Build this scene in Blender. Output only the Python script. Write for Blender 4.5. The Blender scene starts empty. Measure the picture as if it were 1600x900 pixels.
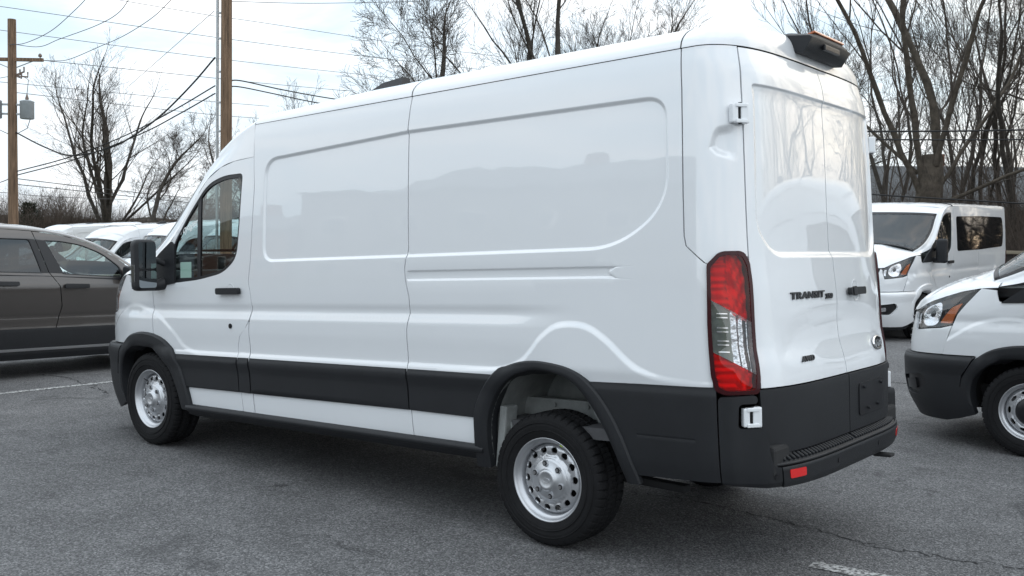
import math, random
import numpy as np
# ---------------------------------------------------------------- body surface of the tall van
def pch(x, xs, ys):
    """monotone cubic through knots"""
    xs = np.asarray(xs, float); ys = np.asarray(ys, float); x = np.asarray(x, float)
    h = np.diff(xs); d = np.diff(ys)/h
    m = np.zeros(len(xs)); m[0] = d[0]; m[-1] = d[-1]
    for i in range(1, len(xs)-1):
        if d[i-1]*d[i] > 0:
            w1 = 2*h[i]+h[i-1]; w2 = h[i]+2*h[i-1]
            m[i] = (w1+w2)/(w1/d[i-1]+w2/d[i])
    xc = np.clip(x, xs[0], xs[-1]); i = np.clip(np.searchsorted(xs, xc, side='right')-1, 0, len(xs)-2)
    t = (xc-xs[i])/h[i]
    r = (2*t**3-3*t**2+1)*ys[i]+(t**3-2*t**2+t)*h[i]*m[i]+(-2*t**3+3*t**2)*ys[i+1]+(t**3-t**2)*h[i]*m[i+1]
    return r+(x-xc)*np.where(x > xc, m[-1], m[0])
def sst(x, a, b):
    t = np.clip((x-a)/(b-a), 0, 1); return t*t*(3-2*t)
XR = -0.90                      # where the rear corner starts
NE = 4.6
def _table():
    th = np.linspace(0, math.pi/2, 4000)
    X = 0.30*np.sin(th); Y = 1.0*np.cos(th)**(2/NE)
    s = np.concatenate([[0], np.cumsum(np.hypot(np.diff(X), np.diff(Y)))])
    return s, X/0.30, Y
_S, _X, _Y = _table()
UE = -XR+_S[-1]                 # u at the rear centre line
XF = 3.50; NF = 3.8             # front corner
def _tablef():
    th = np.linspace(0, math.pi/2, 4000)
    X = 1.22*np.sin(th)**(2/2.3); Y = 1.0*np.cos(th)**(2/NF)
    s = np.concatenate([[0], np.cumsum(np.hypot(np.diff(X), np.diff(Y)))])
    return s, X/1.22, Y
_SF, _FX, _FY = _tablef()
UF = -XF-_SF[-1]                # u at the nose centre line
ZD, ZT = 2.28, 2.445
def Wz(z):
    return pch(z, [.20, .26, .34, .47, .60, .700, .725, .750, .80, .90, .96, 1.00, 1.035, 1.085, 1.2, 1.35, 1.7, 2.0, 2.20, 2.28],
               [.955, .968, .985, .994, .998, 1.014, 1.010, 1.001, 1.004, 1.012, 1.013, 1.006, .999, 1.008, 1.011, 1.008, .992, .970, .948, .932])
def Wplain(z):
    return pch(z, [.20, .26, .34, .47, .60, 1.2, 1.35, 1.7, 2.0, 2.20, 2.28], [.955, .968, .985, .996, 1.002, 1.011, 1.008, .992, .970, .948, .932])
def Ar(z):
    return XR-pch(z, [.2, .40, .65, .78, .89, 1.13, 1.30, 1.97, 2.15, 2.28], [-1.24, -1.25, -1.25, -1.238, -1.215, -1.198, -1.182, -1.160, -1.145, -1.11])
def Af(z):
    return pch(z, [.2, .3, .45, .6, .78, 1.0, 1.12, 1.22, 1.32, 1.45], [1.14, 1.20, 1.27, 1.29, 1.29, 1.27, 1.24, 1.17, 1.06, .75])
def S(u, t, disp=None):
    """u: arc round the body (x=-u along the side), t: height, above ZD it runs over the roof"""
    u = np.asarray(u, float); t = np.asarray(t, float); u, t = np.broadcast_arrays(u, t)
    phi = np.clip((t-ZD)/0.45, 0, 1)*math.pi/2
    z = np.where(t > ZD, ZD+(ZT-ZD)*np.sin(phi), t)
    k = np.where(t > ZD, np.maximum(np.cos(phi), 0)**(2/4.6), 1)
    zz = np.minimum(t, ZD)
    flat = sst(-u, .25, -.35)
    w = Wz(zz)*(1-flat)+Wplain(zz)*flat
    w = w-0.012*sst(-u, 2.4, 3.4)
    s = np.clip(u+XR, 0, _S[-1]); cx = np.interp(s, _S, _X); cy = np.interp(s, _S, _Y)
    sf = np.clip(-XF-u, 0, _SF[-1]); fx = np.interp(sf, _SF, _FX); fy = np.interp(sf, _SF, _FY)
    x = np.where(u > -XR, XR-Ar(zz)*cx*k, np.where(u < -XF, XF+Af(zz)*fx, -u))
    y = np.where(u > -XR, w*cy, np.where(u < -XF, w*fy, w))*k
    P = np.stack([x, y, z], -1)
    if disp is not None:
        P = P+Nrm(u, t)*disp(u, t)[..., None]
    return P
def Nrm(u, t, disp=None, e=.002):
    a = S(np.asarray(u)+e, t, disp)-S(np.asarray(u)-e, t, disp); b = S(u, np.asarray(t)+e, disp)-S(u, np.asarray(t)-e, disp)
    n = np.cross(a, b)
    n /= np.maximum(np.linalg.norm(n, axis=-1, keepdims=True), 1e-12)
    return n
# ---------------------------------------------------------------- 2D helpers
def rnd(poly, r, n=6, closed=True):
    """round the corners of a polygon; r number or list"""
    P = [np.array(p[:2], float) for p in poly]; out = []; N = len(P)
    for i in range(N):
        ri = r[i] if isinstance(r, (list, tuple)) else r
        if (not closed and i in (0, N-1)) or ri <= 0: out.append(P[i]); continue
        a = P[i-1]-P[i]; b = P[(i+1) % N]-P[i]; la = np.linalg.norm(a); lb = np.linalg.norm(b)
        q = min(ri, la*.48, lb*.48); A = P[i]+a/la*q; B = P[i]+b/lb*q
        for j in range(n+1):
            t = j/n; out.append((1-t)**2*A+2*t*(1-t)*P[i]+t*t*B)
    return np.array(out)
def smooth_line(pts, n=8):
    """Catmull-Rom through open points"""
    P = [np.array(p, float) for p in pts]; P = [2*P[0]-P[1]]+P+[2*P[-1]-P[-2]]; out = []
    for i in range(1, len(P)-2):
        for j in range(n):
            t = j/n
            out.append(.5*((2*P[i])+(-P[i-1]+P[i+1])*t+(2*P[i-1]-5*P[i]+4*P[i+1]-P[i+2])*t*t+(-P[i-1]+3*P[i]-3*P[i+1]+P[i+2])*t**3))
    out.append(P[-2]); return np.array(out)
def inpoly(poly, x, y):
    x = np.asarray(x); y = np.asarray(y); c = np.zeros(x.shape, bool); n = len(poly)
    for i in range(n):
        x1, y1 = poly[i-1]; x2, y2 = poly[i]
        if y1 == y2: continue
        c ^= ((y1 > y) != (y2 > y)) & (x < (x2-x1)*(y-y1)/(y2-y1)+x1)
    return c
def dist(poly, x, y, closed=True):
    d = np.full(np.shape(x), 1e9); n = len(poly)
    for i in range(0 if closed else 1, n):
        ax, ay = poly[i-1]; bx, by = poly[i]; vx, vy = bx-ax, by-ay; L = vx*vx+vy*vy
        if L < 1e-14: continue
        t = np.clip(((x-ax)*vx+(y-ay)*vy)/L, 0, 1)
        d = np.minimum(d, np.hypot(x-ax-t*vx, y-ay-t*vy))
    return d
def sdf(poly, x, y):
    return dist(poly, x, y)*np.where(inpoly(poly, x, y), -1, 1)
def resample(poly, step, closed=True):
    P = [np.array(p, float) for p in poly]; out = []; N = len(P)
    for i in range(N if closed else N-1):
        a = P[i]; b = P[(i+1) % N]; m = max(1, int(math.ceil(np.linalg.norm(b-a)/step)))
        for j in range(m): out.append(a+(b-a)*j/m)
    if not closed: out.append(P[-1])
    return np.array(out)
import bpy, bmesh
from mathutils import Vector, Matrix
from mathutils.geometry import delaunay_2d_cdt
COL = bpy.context.scene.collection
SC = bpy.context.scene
rng = random.Random(7)
# ---------------------------------------------------------------- materials
MATS = {}
def nodes(name):
    m = bpy.data.materials.new(name); m.use_nodes = True; nt = m.node_tree
    b = nt.nodes['Principled BSDF']; MATS[name] = m
    return m, nt, b
def N(nt, typ, **kw):
    n = nt.nodes.new(typ)
    for k, v in kw.items():
        if k.startswith('i_'): n.inputs[k[2:].replace('_', ' ')].default_value = v
        else: setattr(n, k, v)
    return n
def L(nt, a, b): nt.links.new(a, b)
def simple(name, col, rough=.5, metal=0, coat=0, var=0., vscale=6., bump=0., bscale=60., spec=.5, trans=0, ior=1.45, coatr=.03):
    m, nt, b = nodes(name)
    b.inputs['Base Color'].default_value = (*col, 1); b.inputs['Roughness'].default_value = rough
    b.inputs['Metallic'].default_value = metal; b.inputs['Coat Weight'].default_value = coat; b.inputs['Coat Roughness'].default_value = coatr
    b.inputs['Specular IOR Level'].default_value = spec; b.inputs['Transmission Weight'].default_value = trans; b.inputs['IOR'].default_value = ior
    tc = N(nt, 'ShaderNodeTexCoord')
    if var:
        n = N(nt, 'ShaderNodeTexNoise', i_Scale=vscale, i_Detail=6., i_Roughness=.65); L(nt, tc.outputs['Object'], n.inputs['Vector'])
        r = N(nt, 'ShaderNodeMapRange', i_From_Min=.3, i_From_Max=.7, i_To_Min=1-var, i_To_Max=1+var); L(nt, n.outputs['Fac'], r.inputs['Value'])
        x = N(nt, 'ShaderNodeMix', data_type='RGBA', blend_type='MULTIPLY'); x.inputs[0].default_value = 1
        x.inputs[6].default_value = (*col, 1); L(nt, r.outputs['Result'], x.inputs[7]); L(nt, x.outputs[2], b.inputs['Base Color'])
    if bump:
        n = N(nt, 'ShaderNodeTexNoise', i_Scale=bscale, i_Detail=4.); L(nt, tc.outputs['Object'], n.inputs['Vector'])
        q = N(nt, 'ShaderNodeBump', i_Strength=bump, i_Distance=.01); L(nt, n.outputs['Fac'], q.inputs['Height']); L(nt, q.outputs['Normal'], b.inputs['Normal'])
    return m
# ---------------------------------------------------------------- mesh builder
class MB:
    def __init__(s): s.v = []; s.f = []; s.n = {}; s.sm = []; s.m = []
    def add(s, V, F, Nv=None, smooth=False, mat=0):
        o = len(s.v); s.v.extend([tuple(map(float, p)) for p in V])
        for f in F:
            s.f.append(tuple(int(i)+o for i in f)); s.sm.append(smooth or Nv is not None); s.m.append(mat)
            if Nv is not None:
                s.n[len(s.f)-1] = [tuple(map(float, Nv[i])) for i in f]
        return s
    def mirrored(s, keep=True):
        r = MB() if not keep else s
        V, F, Nn, SM, M = list(s.v), list(s.f), dict(s.n), list(s.sm), list(s.m)
        o = len(r.v); r.v.extend([(a, -b, c) for a, b, c in V])
        for i, f in enumerate(F):
            r.f.append(tuple(j+o for j in reversed(f))); r.sm.append(SM[i]); r.m.append(M[i])
            if i in Nn: r.n[len(r.f)-1] = [(a, -b, c) for a, b, c in reversed(Nn[i])]
        return r
    def xf(s, M):
        R = M.to_3x3(); s.v = [tuple(M @ Vector(p)) for p in s.v]
        s.n = {k: [tuple(R @ Vector(q)) for q in v] for k, v in s.n.items()}; return s
    def build(s, name, mats, parent=None, rake=None):
        if rake is not None: s.xf(rake)
        me = bpy.data.meshes.new(name); me.from_pydata(s.v, [], s.f)
        if not isinstance(mats, (list, tuple)): mats = [mats]
        for m in mats: me.materials.append(MATS[m])
        me.polygons.foreach_set('use_smooth', s.sm); me.polygons.foreach_set('material_index', s.m)
        me.update()
        if s.n:
            ln = []
            fl = [tuple(p.normal) for p in me.polygons]
            vn = [tuple(v.normal) for v in me.vertices] if any(s.sm[i] and i not in s.n for i in range(len(s.f))) else None
            for i, f in enumerate(s.f):
                if i in s.n: ln.extend(s.n[i])
                elif s.sm[i]: ln.extend(vn[j] for j in f)
                else: ln.extend([fl[i]]*len(f))
            me.normals_split_custom_set(ln)
        o = bpy.data.objects.new(name, me); COL.objects.link(o)
        if parent is not None: o.parent = parent
        return o
def bmadd(mb, bm, smooth=False, mat=0):
    bm.verts.ensure_lookup_table(); bm.verts.index_update()
    mb.add([v.co[:] for v in bm.verts], [[v.index for v in f.verts] for f in bm.faces], smooth=smooth, mat=mat); bm.free()
def box(mb, c, s, b=0, rot=None, seg=2, mat=0, smooth=False, taper=None):
    bm = bmesh.new(); bmesh.ops.create_cube(bm, size=1)
    for v in bm.verts:
        v.co = Vector((v.co.x*s[0], v.co.y*s[1], v.co.z*s[2]))
        if taper and v.co.z > 0: v.co.x *= taper[0]; v.co.y *= taper[1]
    if b: bmesh.ops.bevel(bm, geom=list(bm.edges), offset=b, segments=seg, affect='EDGES', profile=.6)
    M = Matrix.Translation(c)
    if rot is not None: M = M @ rot
    bm.transform(M); bmadd(mb, bm, smooth, mat)
def tube(mb, pts, r, n=8, cap=True, smooth=True, mat=0):
    P = [Vector(p) for p in pts]; R = r if isinstance(r, (list, tuple)) else [r]*len(P); V = []; F = []
    up = Vector((0, 0, 1)); t0 = (P[1]-P[0]).normalized()
    a = t0.cross(up if abs(t0.z) < .9 else Vector((1, 0, 0))).normalized()
    for i, p in enumerate(P):
        t = (P[min(i+1, len(P)-1)]-P[max(i-1, 0)]).normalized()
        a = (a-t*a.dot(t)).normalized(); b = t.cross(a)
        for k in range(n):
            g = 2*math.pi*k/n; V.append(p+(a*math.cos(g)+b*math.sin(g))*R[i])
    for i in range(len(P)-1):
        for k in range(n):
            F.append((i*n+k, i*n+(k+1) % n, (i+1)*n+(k+1) % n, (i+1)*n+k))
    mb.add(V, F, smooth=smooth, mat=mat)
    if cap: mb.add(V[:n], [tuple(range(n-1, -1, -1))], mat=mat); mb.add(V[-n:], [tuple(range(n))], mat=mat)
def gridsurf(mb, P, smooth=True, mat=0, flip=False, close_u=False):
    P = np.asarray(P); n, m = P.shape[:2]; V = P.reshape(-1, 3); F = []
    for i in range(n-1 if not close_u else n):
        for j in range(m-1):
            a, b, c, d = i*m+j, ((i+1) % n)*m+j, ((i+1) % n)*m+j+1, i*m+j+1
            F.append((a, d, c, b) if flip else (a, b, c, d))
    mb.add(V, F, smooth=smooth, mat=mat)
def lathe(mb, prof, n=64, smooth=True, mat=0, a0=0, a1=2*math.pi):
    """profile (r, y) revolved about the y axis"""
    full = abs(a1-a0-2*math.pi) < 1e-6; k = n if full else n+1
    P = [[(r*math.cos(a0+(a1-a0)*i/n), y, r*math.sin(a0+(a1-a0)*i/n)) for r, y in prof] for i in range(k)]
    gridsurf(mb, P, smooth, mat, close_u=full)
def prism(mb, poly, y0, y1, mat=0, smooth=False):
    """poly in (x, z), extruded along y"""
    n = len(poly); V = [(p[0], y0, p[1]) for p in poly]+[(p[0], y1, p[1]) for p in poly]
    F = [tuple(range(n-1, -1, -1)), tuple(range(n, 2*n))]+[(i, (i+1) % n, n+(i+1) % n, n+i) for i in range(n)]
    mb.add(V, F, mat=mat, smooth=smooth)
# ---------------------------------------------------------------- trimmed surface panels
def pan(mb, poly, holes=(), surf=None, disp=None, off=None, base=.06, fine=.012, step=.02, rim=.012, ang=2.5, mat=0, flip=False, feats=()):
    """a trimmed piece of a parametric surface: outline and holes in parameter space"""
    surf = surf or S
    D = disp
    if off is not None:
        if callable(off): D = (lambda u, t: off(u, t)+(disp(u, t) if disp else 0))
        else: D = (lambda u, t: off+(disp(u, t) if disp else 0*u))
    def both(u, t, e=.0015):
        u = np.asarray(u, float); t = np.asarray(t, float)
        su = (surf(u+e, t)-surf(u-e, t))/(2*e); st = (surf(u, t+e)-surf(u, t-e))/(2*e)
        n = np.cross(su, st); n /= np.maximum(np.linalg.norm(n, axis=-1, keepdims=True), 1e-12)
        p = surf(u, t)
        if D is None: return p, n, n
        p = p+n*D(u, t)[..., None]
        q = np.cross(su+n*((D(u+e, t)-D(u-e, t))/(2*e))[..., None], st+n*((D(u, t+e)-D(u, t-e))/(2*e))[..., None])
        return p, q/np.maximum(np.linalg.norm(q, axis=-1, keepdims=True), 1e-12), n
    P_ = lambda u, t: both(u, t)[0]
    Nn = lambda u, t: both(u, t)[1]
    nrm = lambda u, t: both(u, t)[2]
    loops = [resample(poly, step)]+[resample(h, step) for h in holes]
    lo = loops[0].min(0)-.001; hi = loops[0].max(0)+.001
    pts = []; lv = base
    nx = int(math.ceil((hi[0]-lo[0])/base)); nz = int(math.ceil((hi[1]-lo[1])/base))
    gx, gz = np.meshgrid(lo[0]+(np.arange(nx)+.5)*base, lo[1]+(np.arange(nz)+.5)*base); cx = gx.ravel(); cz = gz.ravel()
    while len(cx):
        h = lv/2
        q = [Nn(cx, cz), Nn(cx-h, cz-h), Nn(cx+h, cz-h), Nn(cx-h, cz+h), Nn(cx+h, cz+h)]
        mn = np.min([np.sum(q[0]*k, -1) for k in q[1:]], 0)
        ref = (mn < math.cos(math.radians(ang))) & (lv/2 >= fine)
        k = ~ref; pts.append(np.stack([cx[k], cz[k], np.full(k.sum(), lv)], 1))
        cx = cx[ref]; cz = cz[ref]
        cx, cz = (np.concatenate([cx-h/2, cx+h/2, cx-h/2, cx+h/2]), np.concatenate([cz-h/2, cz-h/2, cz+h/2, cz+h/2])); lv = h
    A = np.concatenate(pts); x, z, l = A.T
    ok = inpoly(loops[0], x, z)
    dd = dist(loops[0], x, z)
    for hh in loops[1:]: ok &= ~inpoly(hh, x, z); dd = np.minimum(dd, dist(hh, x, z))
    ok &= dd > np.minimum(l*.35, .012)
    inner = np.stack([x[ok], z[ok]], 1)
    bv = []; be = []
    for lp in loops:
        o = len(bv); bv.extend(lp.tolist()); be.extend([(o+i, o+(i+1) % len(lp)) for i in range(len(lp))])
    extra = []
    for line, closed, offs in feats:
        ln = resample(line, .016, closed); m_ = len(ln)
        if closed: tg = np.roll(ln, -1, 0)-np.roll(ln, 1, 0)
        else: tg = np.gradient(ln, axis=0)
        tg /= np.maximum(np.linalg.norm(tg, axis=1, keepdims=True), 1e-9); nm = np.stack([tg[:, 1], -tg[:, 0]], 1)
        if closed and np.sum(ln[:, 0]*np.roll(ln[:, 1], -1)-np.roll(ln[:, 0], -1)*ln[:, 1]) < 0: nm = -nm
        for o_ in offs:
            q = ln+nm*o_
            ins = inpoly(loops[0], q[:, 0], q[:, 1]) & (dist(loops[0], q[:, 0], q[:, 1]) > .002)
            for hh in loops[1:]: ins &= ~inpoly(hh, q[:, 0], q[:, 1]) & (dist(hh, q[:, 0], q[:, 1]) > .002)
            idx = np.full(m_, -1); idx[ins] = len(bv)+np.arange(ins.sum()); bv.extend(q[ins].tolist())
            for i in range(m_ if closed else m_-1):
                j = (i+1) % m_
                if idx[i] >= 0 and idx[j] >= 0: be.append((int(idx[i]), int(idx[j])))
        if len(inner):
            dmin = dist(ln, inner[:, 0], inner[:, 1], closed)
            inner = inner[(dmin > max(abs(o_) for o_ in offs)+.004)]
    allv = [Vector(p) for p in bv]+[Vector(p) for p in inner.tolist()]
    V2, _, F2, *_ = delaunay_2d_cdt(allv, be, [], 0, 1e-6)
    V2 = np.array([tuple(v) for v in V2]); F2 = np.array([f for f in F2 if len(f) == 3])
    c = V2[F2].mean(1); keep = inpoly(loops[0], c[:, 0], c[:, 1])
    for hh in loops[1:]: keep &= ~inpoly(hh, c[:, 0], c[:, 1])
    F2 = F2[keep]
    P3 = P_(V2[:, 0], V2[:, 1]); N3 = Nn(V2[:, 0], V2[:, 1])
    tri = P3[F2]; fn = np.cross(tri[:, 1]-tri[:, 0], tri[:, 2]-tri[:, 0]); avg = N3[F2].sum(1)
    bad = np.sum(fn*avg, -1) < 0; F2[bad] = F2[bad][:, ::-1]
    if flip: F2 = F2[:, ::-1]; N3 = -N3
    mb.add(P3, F2.tolist(), N3, mat=mat)
    if rim:
        for li, lp in enumerate(loops):
            p = P_(lp[:, 0], lp[:, 1]); nn = nrm(lp[:, 0], lp[:, 1]); q = p-nn*rim; n = len(lp)
            area = np.sum(lp[:, 0]*np.roll(lp[:, 1], -1)-np.roll(lp[:, 0], -1)*lp[:, 1])
            F = [(i, (i+1) % n, n+(i+1) % n, n+i) for i in range(n)]
            if (area > 0) == (li == 0): F = [f[::-1] for f in F]
            if flip: F = [f[::-1] for f in F]
            mb.add(np.concatenate([p, q]), F, mat=mat, smooth=False)
    return mb
def tag(o, label=None, cat=None, group=None, kind=None):
    if label: o['label'] = label
    if cat: o['category'] = cat
    if group: o['group'] = group
    if kind: o['kind'] = kind
    return o
def empty(name, loc=(0, 0, 0), rz=0, parent=None):
    o = bpy.data.objects.new(name, None); COL.objects.link(o); o.location = loc; o.rotation_euler = (0, 0, rz); o.empty_display_size = .3
    if parent is not None: o.parent = parent
    return o
def copy_tree(o, parent=None, skip=()):
    c = o.copy(); COL.objects.link(c)
    c.parent = parent
    for ch in list(o.children):
        if ch.name.split('.')[0] not in skip: copy_tree(ch, c, skip)
    return c
def text_mb(mb, s, size, depth, place, shear=0, bold=0, sx=1., mat=0, spacing=1.):
    """flat raised lettering; place maps (x, y, out) of the text to 3D"""
    cu = bpy.data.curves.new('t', 'FONT'); cu.body = s; cu.size = size; cu.shear = shear; cu.offset = bold; cu.extrude = depth/2
    cu.space_character = spacing; cu.align_x = 'CENTER'; cu.align_y = 'CENTER'; cu.resolution_u = 3
    o = bpy.data.objects.new('t', cu); COL.objects.link(o)
    dg = bpy.context.evaluated_depsgraph_get(); dg.update(); me = bpy.data.meshes.new_from_object(o.evaluated_get(dg))
    mb.add([place(v.co.x*sx, v.co.y, v.co.z+depth/2) for v in me.vertices], [tuple(p.vertices) for p in me.polygons], mat=mat)
    bpy.data.objects.remove(o); bpy.data.curves.remove(cu); bpy.data.meshes.remove(me)
# ---------------------------------------------------------------- paints and plastics
simple('white_paint', (.79, .81, .83), .30, coat=1, coatr=.015, var=.012, vscale=1.5); _wp = MATS['white_paint'].node_tree; _n = N(_wp, 'ShaderNodeTexNoise', i_Scale=1.7, i_Detail=2.); _t = N(_wp, 'ShaderNodeTexCoord'); L(_wp, _t.outputs['Object'], _n.inputs['Vector']); _b = N(_wp, 'ShaderNodeBump', i_Strength=.5, i_Distance=.008); L(_wp, _n.outputs['Fac'], _b.inputs['Height']); L(_wp, _b.outputs['Normal'], _wp.nodes['Principled BSDF'].inputs['Coat Normal']); MATS['white_paint'].node_tree.nodes['Principled BSDF'].inputs['Coat IOR'].default_value = 1.75
simple('black_plastic', (.0155, .0165, .019), .5, spec=.4, bump=.15, bscale=900, var=.12, vscale=4)
simple('black_trim', (.012, .012, .014), .35)
simple('rubber', (.011, .011, .012), .75, spec=.25, bump=.25, bscale=220, var=.2, vscale=12)
simple('gap_dark', (.008, .008, .009), .9)
simple('liner', (.24, .25, .245), .75, var=.25, vscale=7, bump=.2, bscale=30)
simple('liner_black', (.012, .012, .013), .9)
simple('underbody', (.02, .02, .021), .8)
simple('silver_wheel', (.56, .57, .59), .36, metal=.8, bump=.04, bscale=300)
simple('steel', (.55, .55, .56), .3, metal=1)
simple('chrome', (.85, .85, .86), .06, metal=1)
simple('mirror_glass', (.22, .25, .27), .02, metal=1)
simple('orange_lens', (.50, .13, .035), .12, coat=1)
simple('red_lens', (.42, .006, .008), .10, coat=1, bump=.35, bscale=45)
simple('dark_red_lens', (.035, .001, .003), .18, coat=.3, spec=.3)
simple('reflector_red', (.75, .015, .015), .2, coat=1)
simple('interior_dark', (.03, .031, .034), .7, var=.2)
simple('interior_grey', (.10, .10, .105), .8, var=.2)
simple('seat_cloth', (.05, .05, .055), .9, bump=.3, bscale=120)
simple('paper', (.62, .72, .66), .8)
simple('marker_white', (.85, .87, .86), .8)
simple('yellow_mark', (.55, .75, .02), .6)
simple('lamp_bowl', (.12, .14, .12), .15, metal=.5, var=.5, vscale=9)
simple('bulb_silver', (.8, .8, .82), .12, metal=1, bump=.5, bscale=35)
def glass(name, col, f0=.08, rough=0., dark=None):
    m, nt, b = nodes(name); nt.nodes.remove(b)
    out = nt.nodes['Material Output']; tr = N(nt, 'ShaderNodeBsdfTransparent'); tr.inputs[0].default_value = (*col, 1)
    gl = N(nt, 'ShaderNodeBsdfGlossy', i_Roughness=rough); gl.inputs[0].default_value = (1, 1, 1, 1)
    mx = N(nt, 'ShaderNodeMixShader'); ge = N(nt, 'ShaderNodeNewGeometry'); dp = N(nt, 'ShaderNodeVectorMath', operation='DOT_PRODUCT'); L(nt, ge.outputs['Incoming'], dp.inputs[0]); L(nt, ge.outputs['Normal'], dp.inputs[1])
    ab = N(nt, 'ShaderNodeMath', operation='ABSOLUTE'); L(nt, dp.outputs['Value'], ab.inputs[0]); iv = N(nt, 'ShaderNodeMath', operation='SUBTRACT'); iv.inputs[0].default_value = 1; L(nt, ab.outputs[0], iv.inputs[1])
    pw_ = N(nt, 'ShaderNodeMath', operation='POWER'); pw_.inputs[1].default_value = 5; L(nt, iv.outputs[0], pw_.inputs[0]); ml = N(nt, 'ShaderNodeMath', operation='MULTIPLY_ADD'); ml.inputs[1].default_value = .90; ml.inputs[2].default_value = f0; ml.use_clamp = True
    L(nt, pw_.outputs[0], ml.inputs[0]); L(nt, ml.outputs[0], mx.inputs[0])
    L(nt, tr.outputs[0], mx.inputs[1]); L(nt, gl.outputs[0], mx.inputs[2]); L(nt, mx.outputs[0], out.inputs[0])
glass('window_glass', (.70, .80, .77))
glass('windscreen_glass', (.62, .72, .74))
simple('dark_window', (.006, .007, .008), .03, coat=0, spec=.8)
glass('clear_lens', (.93, .94, .95))
glass('red_glass', (.80, .010, .016), f0=.035)
simple('red_reflector', (.85, .85, .85), .35, metal=.25)
# ---------------------------------------------------------------- the van, panel by panel (u = arc round the body, t = height)
def shape_disp(kind):
    """pressings in the sheet metal"""
    rec = rnd([(-2.262, 1.355), (-2.262, 2.035), (-.93, 2.083), (.772, 2.07), (.792, 1.55), (.50, 1.352), (-.93, 1.352)], [.10, .13, 0, .12, .18, .30, 0], n=10)
    gro = rnd([(-1.6, 1.212), (-1.6, 1.279), (.42, 1.274), (.62, 1.270), (.50, 1.262), (.46, 1.24), (.50, 1.216), (.62, 1.203), (.42, 1.209)], 0)
    crest = smooth_line([(-.70, .690), (-.30, .715), (-.12, .762), (-.03, .83), (.045, .905), (.15, .962), (.30, .962), (.42, .90), (.54, .80), (.64, .745), (.80, .710), (1.15, .690)])
    crestR = np.concatenate([crest, [(1.15, .0), (-.70, .0)]])
    cf = smooth_line([(-5.2, .60), (-4.6, .72), (-4.3, .88), (-4.05, 1.02), (-3.8, 1.045), (-3.55, .98), (-3.35, .86), (-3.24, .765), (-3.12, .72), (-3.0, .69)])
    crestF = np.concatenate([cf, [(-3.0, .0), (-5.2, .0)]])
    hp = smooth_line([(.985, 1.80), (1.02, 1.885), (1.08, 1.91), (1.25, 1.91)]); hpk = np.concatenate([hp, [(1.25, 1.70), (1.1, 1.74), (1.03, 1.76)]])
    cargo = kind == 'cargo'
    FE = [(crest, False, [-.036, -.026, -.016, -.007, .0, .006]), (cf, False, [-.036, -.026, -.016, -.007, .0, .006]), (hpk, True, [-.05, -.03, -.015, 0])]
    for z_ in (.722, .735, .75, .985, 1.012, 1.035, 1.06, 1.085): FE.append((np.array([(-3.6, z_), (1.15, z_)]), False, [0]))
    if cargo: FE += [(rec, True, [-.018, -.013, -.0065, 0, .005]), (gro, True, [-.016, -.008, 0])]
    def d(u, t):
        r = np.zeros(np.broadcast(u, t).shape)+0*u
        if cargo:
            s = sdf(rec, u, t); r = r-.013*(1-sst(s, -.017, .004))
            s = sdf(gro, u, t); r = r-.012*(1-sst(s, -.016, .0))*(u > -.93)
        for cr, am in ((crestR, .013), (crestF, .009)):
            s = sdf(cr, u, t); r = r+am*(1-sst(s, -.005, .034))*sst(t, .69, .77)
        s = sdf(hpk, u, t); r = r-.026*(1-sst(s, -.05, .0))*(1-sst(u, 1.08, 1.15))
        return r
    return d, FE
DWIN = rnd([(1.245, 1.42), (1.245, 2.105), (2*UE-1.245, 2.105), (2*UE-1.245, 1.42), (2*UE-1.37, 1.29), (1.37, 1.29)], [.12, .02, .02, .12, .14, .14], n=8)
DLOW = rnd([(1.30, .80), (1.44, 1.00), (1.75, 1.05), (UE, 1.06), (2*UE-1.75, 1.05), (2*UE-1.44, 1.0), (2*UE-1.30, .80), (UE, .74)], .10)
DFE = [(DWIN, True, [-.035, -.022, -.011, -.004, 0, .005]), (DLOW, True, [-.10, -.06, -.02, .02])]
def door_disp(u, t):
    win = DWIN; low = DLOW
    s = sdf(win, u, t)
    top = sst(t, 2.04, 2.11)
    r = -.018*(1-sst(s, -.035, .0))*(1-top)-.014*(1-sst(s, -.012, .004))*top
    s = sdf(low, u, t); r = r-.008*(1-sst(s, -.10, .02))
    # blade across the door below the window
    return r
def arc_loop(pts, n=8): return smooth_line(pts, n)
RA_OUT = [(-.455, .20), (-.445, .38), (-.435, .50), (-.37, .63), (-.25, .735), (-.10, .785), (.05, .79), (.22, .76), (.34, .69), (.44, .58), (.515, .45), (.575, .30), (.60, .22)]
RA_IN = [(-.345, .20), (-.342, .38), (-.322, .50), (-.255, .62), (-.15, .70), (-.03, .732), (.10, .732), (.22, .70), (.31, .625), (.40, .50), (.47, .36), (.51, .25), (.52, .22)]
FA_OUT = [(-4.215, .50), (-4.19, .60), (-4.09, .74), (-3.95, .83), (-3.76, .865), (-3.57, .85), (-3.42, .795), (-3.31, .70), (-3.235, .58), (-3.175, .42), (-3.15, .31)]
FA_IN = [(-4.13, .36), (-4.125, .50), (-4.08, .61), (-3.98, .70), (-3.86, .745), (-3.74, .75), (-3.60, .73), (-3.48, .67), (-3.38, .57), (-3.31, .45), (-3.27, .32)]
SEAMB = [(-2.405, 2.28), (-2.385, 2.062), (-2.365, 1.85), (-2.385, 1.50), (-2.40, 1.34), (-2.42, 1.23), (-2.402, 1.14), (-2.392, 1.06), (-2.412, .98), (-2.428, .90), (-2.426, .72), (-2.424, .56), (-2.415, .33)]
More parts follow.
